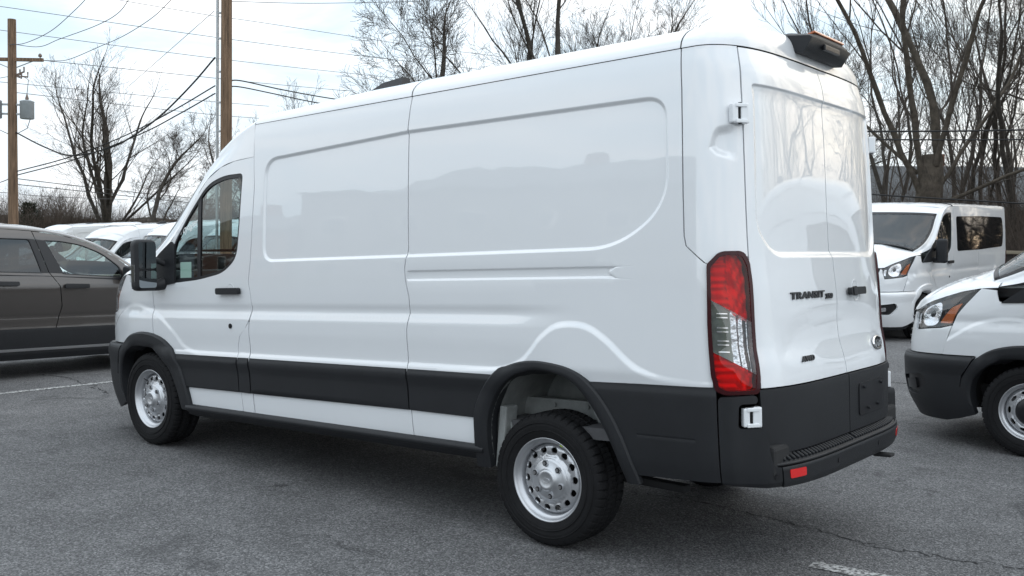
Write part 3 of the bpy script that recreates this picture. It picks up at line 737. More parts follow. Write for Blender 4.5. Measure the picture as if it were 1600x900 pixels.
    for mir in (False, True):
        mb = MB(); pan(mb, fog, off=lambda u, t: offb(u, t)-.03, rim=.0, base=.05)
        pan(mb, rnd([(-4.82, .46), (-4.82, .53), (-4.62, .555), (-4.62, .47)], .02), off=lambda u, t: offb(u, t)-.012, rim=.02, base=.05)
        if mir: mb = mb.mirrored(keep=False)
        mb.build('fog_lamp_bezel', 'black_trim', fb, rk)
        if front_trim != 'black':
            mb = MB(); pan(mb, rnd([(-4.80, .47), (-4.80, .52), (-4.66, .54), (-4.66, .48)], .02), off=lambda u, t: offb(u, t)-.008, rim=.01, base=.05)
            if mir: mb = mb.mirrored(keep=False)
            mb.build('fog_lamp', 'bulb_silver', fb, rk)
    if front_trim != 'black':
        mb = MB(); pan(mb, [(-4.2, .24), (-4.3, .20), (UF+.001, .18), (UF+.001, .265), (-4.6, .23)], off=lambda u, t: offb(u, t)-.02, rim=.03); mb.mirrored(); mb.build('air_dam', 'black_plastic', van, rk)
    # --- black cladding
    def clad(mb, poly, off=.016, rim=.022, **k): pan(mb, poly, off=off, rim=rim, base=.08, fine=.02, **k)
    bev = lambda z0, z1, o=.017: (lambda u, t: o-.011*(1-sst(z1-t, 0, .035))-.006*(1-sst(t-z0, 0, .012))+0*u)
    if front_trim == 'black':
        strips = [[(-3.27, .477), (-3.36, .60), (-3.36, .710), (-2.566, .712), (-2.560, .477)], [(-2.551, .477), (-2.551, .712), (-2.437, .712), (-2.430, .475)], [(-2.419, .475), (-2.419, .712), (-.945, .708), (-.940, .470)], [(-.930, .470), (-.932, .708), (-.25, .705), (-.36, .58), (-.38, .462)]]
        # the arch trims cover the ragged ends
        for st in strips:
            mirrored_pair(lambda mb: clad(mb, st, off=bev(.47, .71)), 'rub_strip', 'black_plastic', van, rk)
    lower = [(.33, .700), (.60, .704), (.995, .706), (.997, .66), (.998, .27), (.56, .262), (.50, .30), (.40, .55)]
    gl = lambda u, t: .018-.009*(1-sst(.706-t, 0, .045))-.0025*(1-sst(np.abs(t-.459), .000, .008))*((u > .60) & (u < .91))
    if front_trim == 'black':
        mirrored_pair(lambda mb: pan(mb, lower, off=gl, rim=.022, base=.05, fine=.006), 'lower_side_cladding', 'black_plastic', van, rk)
    # skirt below the white sill
    def sk(mb):
        P = []
        for x in np.linspace(3.20, .38, 40):
            r_ = .0 
            P.append([(x, .985, .345-.0), (x, 1.012, .335), (x, 1.018, .315), (x, 1.005, .300), (x, .985, .285), (x, .98, .262+.01*(x/3.2)), (x, .93, .250)])
        P = np.array(P)
        P[:, :, 2] += np.interp(P[:, :, 0], [.38, 3.2], [-.030, .008])
        gridsurf(mb, P, flip=False)
    mirrored_pair(sk, 'side_skirt', 'black_plastic' if front_trim == 'black' else W, van, rk)
    # wheel arch trims
    def archtrim(mb, out, inn, ho=.034):
        o = arc_loop(out, 6); i = arc_loop(inn, 6); k = min(len(o), len(i)); P = []
        for a, b in zip(o, i):
            mid = [(0, .0), (.02, .020), (.12, ho-.004), (.5, ho+.001), (.90, ho-.001), (.97, ho-.010), (1.0, -.01), (1.02, -.06)]
            row = []
            for q, of in mid:
                c = a+(b-a)*q; c_ = S(c[0], max(c[1], .2)); n_ = Nrm(c[0], max(c[1], .2)); c_ = c_+n_*of; row.append(c_)
            P.append(row)
        P = np.array(P)
        for a_, b_ in ((0, 2), (1, 3), (2, 6), (5, 8)): gridsurf(mb, P[:, a_:b_] if b_-a_ > 1 else P, flip=True)
    at = 'black_plastic' if front_trim == 'black' else W
    mirrored_pair(lambda mb: archtrim(mb, RA_OUT, RA_IN), 'wheel_arch_trim', at, van, rk)
    mirrored_pair(lambda mb: archtrim(mb, FA_OUT, FA_IN), 'wheel_arch_trim', at, van, rk)
    # wheel housings
    def housing(mb, inn, depth, top, xs):
        i = arc_loop(inn, 4); P = []
        for b in i:
            c = S(b[0], max(b[1], .2)); P.append([(c[0], c[1]-.01, c[2]), (c[0], c[1]-.05, c[2]+.01), (c[0], .75, c[2]+top), (c[0], depth, c[2]+top)])
        P = np.array(P); gridsurf(mb, P)
        F = [tuple(p[-1]) for p in P]; mb.add(F, [tuple(range(len(F)))])
    def rear_house(mb):
        housing(mb, RA_IN, .50, .03, 0)
        box(mb, (-.02, .66, .50), (.95, .06, .10), .01); box(mb, (-.25, .72, .40), (.05, .05, .28), .008, Matrix.Rotation(.5, 4, 'Y'))
        box(mb, (.30, .90, .36), (.05, .10, .34), .01, Matrix.Rotation(-.12, 4, 'Y')); box(mb, (.24, .86, .33), (.012, .10, .22), .003, Matrix.Rotation(.25, 4, 'Y'))
        for x in (-.3, -.1, .12): tube(mb, [(x, .70, .52), (x, .705, .52)], .012, 8)
    mirrored_pair(rear_house, 'wheel_housing', 'liner', van, rk)
    mirrored_pair(lambda mb: housing(mb, FA_IN, .50, .02, 0), 'wheel_housing', 'liner_black' if kind == 'cargo' else 'liner_black', van, rk)
    # --- rear bumper with step
    ob = lambda u, t: .020+.010*sst(u, 1.0, 1.08)*sst(t, .64, .5)+.085*sst(u, 1.10, 1.36)*sst(t, .56, .44)+.0*t-.010*(1-sst(t, .25, .30))
    ob2 = lambda u, t: .022+.012*sst(u, 1.0, 1.08)+.030*sst(u, 1.08, 1.26)-.012*(1-sst(t-.235, 0, .03))-.006*(1-sst(.342-t, 0, .012))
    corner = rnd([(1.003, .262), (1.003, .45), (1.003, .662), (1.148, .668), (1.156, .65), (1.150, .632), (1.078, .632), (1.073, .520), (1.172, .522), (1.184, .50), (1.190, .40), (1.206, .345), (1.243, .338), (1.246, .246), (1.12, .250)], [0, 0, .02, .015, .01, .01, .02, .02, .02, .02, .02, .03, 0, 0, .02])
    obc = lambda u, t: .022+.014*sst(u, 1.0, 1.06)+.026*sst(u, 1.08, 1.20)*sst(.62-t, .0, .09)-.012*(1-sst(t-.245, 0, .03))
    mirrored_pair(lambda mb: pan(mb, corner, off=obc, rim=.05, base=.05, fine=.012), 'bumper_corner', 'black_plastic', van, rk)
    mb = MB(); z1 = .338
    beam = [(1.252, .243), (1.249, z1), (UE+.0005, z1), (UE+.0005, .236), (1.6, .236)]
    pan(mb, beam, off=lambda u, t: ob2(u, t), rim=.06, base=.05, fine=.015)
    mb.mirrored(); rb = mb.build('rear_bumper', 'black_plastic', van, rk)
    mb = MB(); us = np.linspace(1.185, UE, 60); Po = S(us, np.full(60, z1))+Nrm(us, np.full(60, z1))*(ob2(us, np.full(60, z1))-.004)[:, None]; Pi = S(us, np.full(60, .40))-Nrm(us, np.full(60, .40))*.03
    Pi[:, 2] = z1+.046; Po[:, 2] = z1+.004; st_ = np.stack([Pi, Pi*.15+Po*.85, Po], 1); gridsurf(mb, st_, flip=True)
    ks = np.arange(1.22, UE, .033)
    for k in ks:
        a = np.array([S(k, .40)-Nrm(k, .40)*.02, S(k, z1)+Nrm(k, z1)*(ob2(np.array(k), np.array(z1))-.020)]); a[:, 2] = z1+.044; a[1, 2] = z1+.012
        d_ = a[1]-a[0]; c = a.mean(0); Ln = np.linalg.norm(d_[:2]); box(mb, c+np.array([0, 0, .003]), (Ln, .015, .020), .004, Matrix.Rotation(math.atan2(d_[1], d_[0]), 4, 'Z') @ Matrix.Rotation(-math.atan2(d_[2], Ln), 4, 'Y'), seg=1)
    tube(mb, (Po+np.array([.004, 0, .003])).tolist(), .008, 8)
    mb.mirrored(); mb.build('step_pad', 'black_plastic', rb, rk)
    for mir in (False, True):
        mb = MB(); pan(mb, rnd([(1.288, .284), (1.286, .324), (1.396, .322), (1.397, .283)], .008), off=lambda u, t: ob2(u, t)+.003, rim=.01, base=.05)
        if mir: mb = mb.mirrored(keep=False)
        mb.build('reflector', 'reflector_red', rb, rk)
        for su, stt in ((1.217, .300), (1.745, .298)):
            mb = MB(); f_ = obc if su < 1.24 else ob2
            c = S(su, stt)+Nrm(su, stt)*f_(np.array(su), np.array(stt)); n_ = Nrm(su, stt); tube(mb, [c-n_*.01, c+n_*.003], .014, 18)
            if mir: mb = mb.mirrored(keep=False)
            mb.build('parking_sensor', 'black_trim', rb, rk)
    mb = MB(); tube(mb, [(-1.05, -.40, .22), (-1.24, -.47, .200)], [.012, .012], 8); box(mb, (-1.27, -.48, .195), (.10, .07, .018), .008); mb.build('tow_eye', 'underbody', rb, rk)
    # --- tail lamps
    for mir in (False, True):
        if mir and not detail: pass
        hous = [(.984, 1.268), (1.035, 1.318), (1.06, 1.326), (1.14, 1.326), (1.165, 1.315), (1.190, 1.27), (1.1955, 1.18), (1.188, .74), (1.178, .685), (1.165, .672), (1.03, .672), (.995, .69), (.980, .76), (.978, 1.0)]
        hous = rnd(hous, .012)
        hq = np.array(hous); c0 = np.array([(1.087, .998)]); inn_ = c0+(hq-c0)*np.array([.84, .945])
        mb = MB(); pan(mb, hous, [inn_], off=.016, rim=.03, base=.05, fine=.02)
        if mir: mb = mb.mirrored(keep=False)
        tl = mb.build('tail_light', 'dark_red_lens', van, rk)
        def clip_(poly, f):
            out = []; n_ = len(poly)
            for i_ in range(n_):
                a_, b_ = poly[i_], poly[(i_+1) % n_]; fa_, fb_ = f(a_), f(b_)
                if fa_ >= 0: out.append(tuple(a_))
                if fa_*fb_ < 0: t_ = fa_/(fa_-fb_); out.append(tuple(a_+(b_-a_)*t_))
            return np.array(out)
        up = lambda p_: p_[1]-(1.100-(p_[0]-1.005)*.56-.08*max(0, p_[0]-1.10)); dn = lambda p_: (.862-(p_[0]-1.005)*.62)-p_[1]
        top_ = clip_(inn_, up); bot_ = clip_(inn_, dn); mid_ = clip_(clip_(inn_, lambda p_: -up(p_)), lambda p_: -dn(p_))
        mb = MB(); pan(mb, top_, off=.013, rim=.02, base=.05); pan(mb, bot_, off=.013, rim=.02, base=.05)
        if mir: mb = mb.mirrored(keep=False)
        mb.build('red_lens', 'red_glass', tl, rk)
        mb = MB(); relief = lambda u, t: .007*np.sin(u*130)*np.sin(t*75)*(u > 1.08)+.003*np.sin(t*180)*(u <= 1.08)-.02*(1-sst(np.hypot(u-1.09, t-1.155), .0, .05))
        for q_ in (top_, bot_): pan(mb, q_, off=-.022, rim=.0, base=.03, fine=.008, disp=relief)
        if mir: mb = mb.mirrored(keep=False)
        mb.build('red_reflector', 'red_reflector', tl, rk)
        mb = MB(); pan(mb, mid_, off=-.024, rim=0, base=.03, fine=.01, disp=lambda u, t: .006*np.sin(t*95)*(u < 1.09)+.004*np.sin(u*160)*(u >= 1.09)); 
        if mir: mb = mb.mirrored(keep=False)
        mb.build('reflector', 'bulb_silver', tl, rk)
        mb = MB(); pan(mb, mid_, off=.013, rim=.03, base=.05)
        if mir: mb = mb.mirrored(keep=False)
        mb.build('clear_lens', 'clear_lens', tl, rk)
        bowl = clip_(mid_, lambda p_: 1.083-p_[0])
        mb = MB(); pan(mb, bowl, off=-.014, rim=0, base=.05)
        if mir: mb = mb.mirrored(keep=False)
        mb.build('lamp_bowl', 'lamp_bowl', tl, rk)
        mb = MB()
        for z_ in (1.04, 1.022, .975, .957, .915, .897, .865):
            pan(mb, [(1.018, z_), (1.018, z_+.005), (1.07, z_+.003), (1.07, z_-.002)], off=-.008, rim=.004)
        if mir: mb = mb.mirrored(keep=False)
        mb.build('lamp_rib', 'chrome', tl, rk)
    # --- centre brake lamp housing on the roof edge
    mb = MB(); zc = ZD+.085 if hi else ZD+.03
    sec = []
    for y in np.linspace(-.27, .27, 15):
        f = 1-abs(y/.27)**6*.35
        sec.append([(-.82, y, zc+.02), (-.90, y*.99, zc+.075*f), (-1.06, y*.98, zc+.082*f), (-1.185, y*.97, zc+.055*f), (-1.20, y*.97, zc+.025), (-1.15, y*.97, zc-.045), (-1.02, y*.97, zc-.03)])
    sec = np.array(sec); gridsurf(mb, sec, smooth=True); 
    for e_ in (0, -1): mb.add(sec[e_], [tuple(range(7)) if e_ else tuple(range(7))[::-1]])
    bl = mb.build('brake_light_housing', 'black_plastic', van, rk)
    mb = MB(); box(mb, (-1.16, 0, zc+.058), (.06, .40, .012), .004, Matrix.Rotation(.25, 4, 'Y')); mb.build('brake_light', 'orange_lens', bl, rk)
    mb = MB(); box(mb, (-1.193, 0, zc+.0), (.02, .20, .03), .006); mb.build('camera_bezel', 'black_trim', bl, rk)
    # roof aerial
    mb = MB(); zr = (2.425 if hi else 2.14)
    if hi:
        P = np.array([[(1.36, .62-.03*0, zr-.03), (1.20, .60, zr+.045), (1.02, .60, zr+.058), (1.0, .60, zr-.02)], [(1.36, .70, zr-.03), (1.20, .66, zr+.045), (1.02, .66, zr+.058), (1.0, .70, zr-.02)]])
        P[:, :, 1] -= .05; P[:, :, 0] += .30; P[:, :, 2] += .012
        gridsurf(mb, P, smooth=False); mb.add(P[0], [(0, 1, 2, 3)]); mb.add(P[1], [(3, 2, 1, 0)])
    else: box(mb, (2.35, .1, zr+.005), (.09, .05, .025), .01); tube(mb, [(2.35, .1, zr), (2.32, .1, zr+.06)], [.02, .008], 8)
    mb.build('aerial', 'black_plastic', van, rk)
    # --- interior
    mb = MB(); box(mb, (3.50, 0, 1.10), (.62, 1.78, .44), .09, seg=3); box(mb, (3.26, .47, 1.22), (.16, .36, .16), .05, seg=3); box(mb, (3.30, .48, 1.16), (.35, .5, .25), .06)
    mb.build('dashboard', 'interior_dark', van, rk)
    mb = MB(); Rw = Matrix.Translation((3.05, .47, 1.25)) @ Matrix.Rotation(math.radians(55), 4, 'Y')
    k = 32; P = [[tuple(Rw @ Vector(((.19+.016*math.cos(b))*math.cos(a), (.19+.016*math.cos(b))*math.sin(a), .016*math.sin(b)))) for b in np.linspace(0, 2*math.pi, 9)] for a in np.linspace(0, 2*math.pi, k+1)]
    gridsurf(mb, np.array(P)); box(mb, Rw @ Vector((0, 0, -.02)), (.10, .12, .03), .02, Rw.to_3x3().to_4x4()); 
    for a in (0, 2.1, -2.1): tube(mb, [Rw @ Vector((0, 0, 0)), Rw @ Vector((.18*math.cos(a), .18*math.sin(a), 0))], .014, 6)
    mb.build('steering_wheel', 'interior_dark', van, rk)
    for y in (.47, -.47):
        mb = MB(); box(mb, (2.62, y, .78), (.5, .5, .16), .05, seg=3); box(mb, (2.36, y, 1.12), (.14, .48, .64), .05, Matrix.Rotation(-.18, 4, 'Y'), seg=3); box(mb, (2.29, y, 1.52), (.10, .26, .18), .04, Matrix.Rotation(-.15, 4, 'Y'), seg=3); mb.build('seat', 'seat_cloth', van, rk)
    mb = MB(); box(mb, (2.12, 0, 1.25), (.03, 1.84, 1.75 if hi else 1.5), .0); box(mb, (1.5, 0, .42), (4.9, 1.8, .06)); box(mb, (3.3, 0, .60), (1.0, 1.7, .06)); mb.build('cab_lining', 'interior_grey', van, rk)
    # --- underbody
    mb = MB(); box(mb, (1.75, 0, .36), (2.9, 1.7, .12), .02); box(mb, (-.85, 0, .36), (.75, 1.7, .14), .02); box(mb, (4.2, 0, .42), (.6, 1.3, .2), .02)
    for y in (.45, -.45): box(mb, (1.6, y, .28), (5.0, .09, .12), .01)
    tube(mb, [(2.6, .25, .20), (.4, .25, .20), (-.3, .5, .28), (-1.0, .55, .24)], .035, 10); tube(mb, [(1.9, .35, .21), (1.0, .35, .21)], .09, 12)
    mb.build('underbody', 'underbody', van, rk)
    mb = MB(); tube(mb, [(0, .8, wheel_z), (0, -.8, wheel_z)], .045, 12); tube(mb, [(0, -.12, wheel_z), (0, .12, wheel_z)], .16, 16); box(mb, (0, .55, wheel_z-.02), (1.2, .07, .04), .01); box(mb, (0, -.55, wheel_z-.02), (1.2, .07, .04), .01)
    mb.build('axle', 'underbody', van)
    mb = MB(); tube(mb, [(3.75, .75, wheel_z), (3.75, -.75, wheel_z)], .04, 10); mb.build('axle', 'underbody', van)
    for x in (0, 3.75):
        for s_ in (1, -1): place_wheel(wheels, van, x, s_*(.855 if x == 0 else .855), wheel_z, s_)
    ZD, ZT = zd0, zt0
    return van
# ---------------------------------------------------------------- camera, sun and sky
def setup_view():
    sc = bpy.context.scene
    p = [-3.05823148, 5.07728579, 1.59740495, -0.89310, -0.04800, 0.01680, 1551.17]
    cam = bpy.data.cameras.new('camera'); co = bpy.data.objects.new('camera', cam); COL.objects.link(co); sc.camera = co
    yaw, pitch, roll, f = p[3:]
    fw = Vector((math.cos(yaw)*math.cos(pitch), math.sin(yaw)*math.cos(pitch), math.sin(pitch)))
    r = fw.cross(Vector((0, 0, 1))).normalized(); u = r.cross(fw)
    r2 = r*math.cos(roll)+u*math.sin(roll); u2 = -r*math.sin(roll)+u*math.cos(roll)
    M = Matrix((r2, u2, -fw)).transposed().to_4x4(); M.translation = Vector(p[:3]); co.matrix_world = M
    cam.sensor_width = 36; cam.lens = 36*f/1600; cam.clip_end = 2000; cam.clip_start = .05
    sc.render.resolution_x = 1024; sc.render.resolution_y = 576
    sc.view_settings.view_transform = 'Standard'; sc.view_settings.look = 'None'; sc.view_settings.gamma = 1; sc.view_settings.exposure = EXPOSURE
    sc.render.engine = 'CYCLES'
    w = bpy.data.worlds.new('World'); sc.world = w; w.use_nodes = True; nt = w.node_tree; bg = nt.nodes['Background']
    el = math.radians(9); az = -107   # compass direction of the sun in the scene, degrees from +x
    sky = N(nt, 'ShaderNodeTexSky', sky_type='NISHITA', sun_disc=False, sun_elevation=el, sun_rotation=math.radians(90-az), air_density=1.2, dust_density=1.5, ozone_density=1.5)
    tc = N(nt, 'ShaderNodeTexCoord'); sep = N(nt, 'ShaderNodeSeparateXYZ'); L(nt, tc.outputs['Generated'], sep.inputs[0])
    # streaky high cloud, thicker towards the zenith
    mp = N(nt, 'ShaderNodeMapping'); mp.inputs['Scale'].default_value = (1.1, 1.7, 4.5); mp.inputs['Rotation'].default_value = (0, 0, .5); L(nt, tc.outputs['Generated'], mp.inputs[0])
    no = N(nt, 'ShaderNodeTexNoise', i_Scale=1.7, i_Detail=7., i_Roughness=.55, i_Distortion=.6); L(nt, mp.outputs[0], no.inputs['Vector'])
    cr = N(nt, 'ShaderNodeMapRange', i_From_Min=.36, i_From_Max=.60, i_To_Min=.80, i_To_Max=1.0); L(nt, no.outputs['Fac'], cr.inputs['Value'])
    lum = N(nt, 'ShaderNodeMapRange', i_From_Min=0., i_From_Max=.8, i_To_Min=1.12, i_To_Max=1.66); L(nt, sep.outputs['Z'], lum.inputs['Value'])
    # cloud brightens and warms towards the sun
    dt = N(nt, 'ShaderNodeVectorMath', operation='DOT_PRODUCT'); L(nt, tc.outputs['Generated'], dt.inputs[0])
    dt.inputs[1].default_value = (math.cos(math.radians(az))*math.cos(el), math.sin(math.radians(az))*math.cos(el), math.sin(el))
    wr = N(nt, 'ShaderNodeMapRange', i_From_Min=.78, i_From_Max=1.0, i_To_Min=0., i_To_Max=1.0, interpolation_type='SMOOTHSTEP'); L(nt, dt.outputs['Value'], wr.inputs['Value'])
    cm = N(nt, 'ShaderNodeMix', data_type='RGBA'); L(nt, wr.outputs[0], cm.inputs[0])
    cm.inputs[6].default_value = (6.95, 7.15, 7.42, 1); cm.inputs[7].default_value = (7.7, 7.0, 6.1, 1)
    cl = N(nt, 'ShaderNodeMix', data_type='RGBA', blend_type='MULTIPLY'); cl.inputs[0].default_value = 1; L(nt, cm.outputs[2], cl.inputs[6]); L(nt, lum.outputs[0], cl.inputs[7])
    vr = N(nt, 'ShaderNodeMapRange', i_From_Min=.35, i_From_Max=.62, i_To_Min=.93, i_To_Max=1.12); L(nt, no.outputs['Fac'], vr.inputs['Value'])
    c2 = N(nt, 'ShaderNodeMix', data_type='RGBA', blend_type='MULTIPLY'); c2.inputs[0].default_value = 1; L(nt, cl.outputs[2], c2.inputs[6]); L(nt, vr.outputs[0], c2.inputs[7])
    bt = N(nt, 'ShaderNodeMapRange', i_From_Min=.38, i_From_Max=.58, i_To_Min=0., i_To_Max=1.); L(nt, no.outputs['Fac'], bt.inputs['Value'])
    bm = N(nt, 'ShaderNodeMix', data_type='RGBA'); L(nt, bt.outputs[0], bm.inputs[0]); bm.inputs[6].default_value = (.80, .95, 1.06, 1); bm.inputs[7].default_value = (1.03, 1.02, 1.0, 1)
    c3 = N(nt, 'ShaderNodeMix', data_type='RGBA', blend_type='MULTIPLY'); c3.inputs[0].default_value = 1; L(nt, c2.outputs[2], c3.inputs[6]); L(nt, bm.outputs[2], c3.inputs[7]); c2 = c3
    mx = N(nt, 'ShaderNodeMix', data_type='RGBA'); L(nt, cr.outputs[0], mx.inputs[0]); L(nt, sky.outputs[0], mx.inputs[6]); L(nt, c2.outputs[2], mx.inputs[7])
    L(nt, mx.outputs[2], bg.inputs[0]); bg.inputs[1].default_value = .125
    s = bpy.data.lights.new('sun', 'SUN'); s.energy = .5; s.angle = math.radians(60); s.color = (1, .86, .70); so = bpy.data.objects.new('sun', s); COL.objects.link(so)
    d = Vector((math.cos(math.radians(az))*math.cos(el+.1), math.sin(math.radians(az))*math.cos(el+.1), math.sin(el+.1))); so.rotation_euler = (-d).to_track_quat('-Z', 'Y').to_euler(); so.location = d*50
EXPOSURE = .22
def asphalt():
    m, nt, b = nodes('asphalt'); tc = N(nt, 'ShaderNodeTexCoord')
    def noise(sc, det=5., ro=.6, dist=0.):
        n = N(nt, 'ShaderNodeTexNoise', i_Scale=sc, i_Detail=det, i_Roughness=ro, i_Distortion=dist); L(nt, tc.outputs['Object'], n.inputs['Vector']); return n.outputs['Fac']
    def rng_(x, a, b_, c, d): r = N(nt, 'ShaderNodeMapRange', i_From_Min=a, i_From_Max=b_, i_To_Min=c, i_To_Max=d); L(nt, x, r.inputs['Value']); return r.outputs[0]
    def mul(a, b_, blend='MULTIPLY', fac=None):
        x = N(nt, 'ShaderNodeMix', data_type='RGBA', blend_type=blend); x.inputs[0].default_value = 1
        if fac is not None: L(nt, fac, x.inputs[0])
        if isinstance(a, tuple): x.inputs[6].default_value = a
        else: L(nt, a, x.inputs[6])
        if isinstance(b_, tuple): x.inputs[7].default_value = b_
        else: L(nt, b_, x.inputs[7])
        return x.outputs[2]
    vo = N(nt, 'ShaderNodeTexVoronoi', i_Scale=125.); L(nt, tc.outputs['Object'], vo.inputs['Vector'])
    bw = N(nt, 'ShaderNodeRGBToBW'); L(nt, vo.outputs['Color'], bw.inputs[0])
    stone = N(nt, 'ShaderNodeValToRGB'); L(nt, bw.outputs[0], stone.inputs[0]); e = stone.color_ramp.elements
    e[0].color = (.058, .058, .060, 1); e[0].position = .15; e[1].color = (.27, .268, .27, 1); e[1].position = .9
    e2 = stone.color_ramp.elements.new(.6); e2.color = (.134, .133, .135, 1)
    c = mul(stone.outputs[0], rng_(noise(.45, 6., .65, .4), .3, .7, .76, 1.2))
    c = mul(c, rng_(noise(3.0, 5.), .3, .7, .86, 1.14))
    # oily stains
    st = rng_(noise(1.3, 3., .5, 1.2), .63, .72, 0, .5); c = mul(c, (.022, .022, .024, 1), 'MIX', st)
    # cracks
    v2 = N(nt, 'ShaderNodeTexVoronoi', feature='DISTANCE_TO_EDGE', i_Scale=.33); mpn = N(nt, 'ShaderNodeVectorMath', operation='ADD'); nz = N(nt, 'ShaderNodeTexNoise', i_Scale=2.3, i_Detail=7., i_Roughness=.7); L(nt, tc.outputs['Object'], nz.inputs['Vector'])
    sc_ = N(nt, 'ShaderNodeVectorMath', operation='SCALE'); sc_.inputs['Scale'].default_value = .55; L(nt, nz.outputs['Color'], sc_.inputs[0]); L(nt, tc.outputs['Object'], mpn.inputs[0]); L(nt, sc_.outputs[0], mpn.inputs[1]); L(nt, mpn.outputs[0], v2.inputs['Vector'])
    br = rng_(noise(.6, 4.), .50, .60, 0, 1); ck = rng_(v2.outputs['Distance'], .0015, .0075, .85, 0)
    mm = N(nt, 'ShaderNodeMath', operation='MULTIPLY'); L(nt, br, mm.inputs[0]); L(nt, ck, mm.inputs[1])
    c = mul(c, (.012, .012, .013, 1), 'MIX', mm.outputs[0])
    L(nt, c, b.inputs['Base Color']); b.inputs['Roughness'].default_value = .82; b.inputs['Specular IOR Level'].default_value = .35
    bp = N(nt, 'ShaderNodeBump', i_Strength=.75, i_Distance=.006); hs = N(nt, 'ShaderNodeMath', operation='SUBTRACT'); L(nt, vo.outputs['Distance'], hs.inputs[0]); L(nt, mm.outputs[0], hs.inputs[1])
    hm = N(nt, 'ShaderNodeMath', operation='MULTIPLY'); hm.inputs[1].default_value = -1; L(nt, vo.outputs['Distance'], hm.inputs[0]); ha = N(nt, 'ShaderNodeMath', operation='SUBTRACT'); L(nt, hm.outputs[0], ha.inputs[0]); L(nt, mm.outputs[0], ha.inputs[1])
    L(nt, ha.outputs[0], bp.inputs['Height']); L(nt, bp.outputs[0], b.inputs['Normal'])
def line_paint():
    m, nt, b = nodes('line_paint'); tc = N(nt, 'ShaderNodeTexCoord'); n = N(nt, 'ShaderNodeTexNoise', i_Scale=38., i_Detail=5., i_Roughness=.7); L(nt, tc.outputs['Object'], n.inputs['Vector'])
    r = N(nt, 'ShaderNodeMapRange', i_From_Min=.44, i_From_Max=.56); L(nt, n.outputs['Fac'], r.inputs['Value'])
    x = N(nt, 'ShaderNodeMix', data_type='RGBA'); L(nt, r.outputs[0], x.inputs[0]); x.inputs[6].default_value = (.09, .09, .09, 1); x.inputs[7].default_value = (.52, .52, .51, 1); L(nt, x.outputs[2], b.inputs['Base Color']); b.inputs['Roughness'].default_value = .8
def sheet(name, pts, z, mat, kind='structure'):
    mb = MB(); mb.add([(a, b, z) for a, b in pts], [tuple(range(len(pts)))]); o = mb.build(name, mat); o['kind'] = kind; return o
asphalt(); line_paint()
simple('grass_ground', (.085, .080, .045), .95, var=.35, vscale=.8)
setup_view()
sheet('ground', [(-500, -500), (500, -500), (500, 500), (-500, 500)], -.12, 'grass_ground')
# ================================================================= the place
def px(u, v, D):
    """point seen at (u, v) of the 1600 x 900 photograph, D metres away on the ground plan"""
    M = SC.camera.matrix_world; d = M.to_3x3() @ Vector(((u-800)/1551.17, (450-v)/1551.17, -1)); C = M.translation
    return C+d*(D/math.hypot(d.x, d.y))
def gh(x, y):
    s = (x+3.06)*.88-(y-5.08)*.47
    l = float(pch(min(max(s, 8), 90), [8, 11, 26, 36, 46, 90], [0, -.02, -.46, -.55, -.42, -.35]))*float(sst(x, 8, 12))
    r = .18*float(sst(-y, 4.5, 10.5))*(1-float(sst(x, 7, 12)))
    return l+r
mb = MB(); xs = np.concatenate([np.linspace(-60, 0, 13)[:-1], np.linspace(0, 30, 31), np.linspace(32, 80, 13)]); ys = np.concatenate([np.linspace(-30, -12, 10)[:-1], np.linspace(-12, 2, 29), np.linspace(6, 70, 9)])
P = np.array([[(a, b, gh(a, b)) for b in ys] for a in xs]); gridsurf(mb, P, smooth=True); o = mb.build('parking_lot', 'asphalt'); o['kind'] = 'structure'
# ---- main van and its neighbours
wh = make_wheel('silver')
hero = make_van('cargo', 'big white cargo van parked in the foreground, whole side and rear doors seen, Transit lettering', wheels=wh)
hero['category'] = 'van'
steel = make_wheel('steel')
def clone(label, x, y, z, h, name='cargo_van', skip=('window_writing', 'window_sticker', 'badge'), group=None, tilt=0):
    c = copy_tree(hero, None, skip); c.location = (x, y, z); c.rotation_euler = (0, 0, h); c['label'] = label; c['category'] = 'van'
    if group: c['group'] = group
    return c
rv = copy_tree(hero, None, ('window_writing', 'window_sticker', 'badge', 'wheel')); rv.location = (-1.43-3.75, -4.234, .0); rv['label'] = 'white van cut off by the right edge, nose with headlight and black bumper pointing left'; rv['category'] = 'van'
for x_ in (0, 3.75):
    for s_ in (1, -1): place_wheel(steel, rv, x_, s_*.855, .352, s_)
pw = make_van('passenger', 'low white passenger van facing the camera, dark tinted side window, behind the right-hand van', hi=False, rake=.023, wheels=wh, front_trim='white', name='passenger_van', detail=False, base=.10, fine=.03)
pw['category'] = 'van'; hp = 1.56; pw.location = (2.53-3.75*math.cos(hp), -10.80-3.75*math.sin(hp), .18); pw.rotation_euler = (0, 0, hp)
R_ = math.radians(90)
def fleet(label, u, D, dz=0, h=R_, body_x=3.3):
    q = px(u, 380, D); c, s_ = math.cos(h), math.sin(h); X = q.x-body_x*c; Y = q.y-body_x*s_
    clone(label, X, Y, gh(q.x, q.y)+dz, h, group='white vans in the back rows')
fleet('white van behind the big mirror, windscreen and black door window visible', 248, 29.5)
fleet('white van partly seen right beside the big mirror, in line with its neighbour', 345, 28)
fleet('white van mostly seen through the cab window of the big van', 452, 27)
fleet('white van with black roof aerial, its roof just above the grey car', 150, 38, -.12)
fleet('white van glimpsed through the front window of the grey car', 150, 31, -.1)
fleet('white van whose long roof reaches the left edge of the picture, farthest back', 70, 48, -.1)
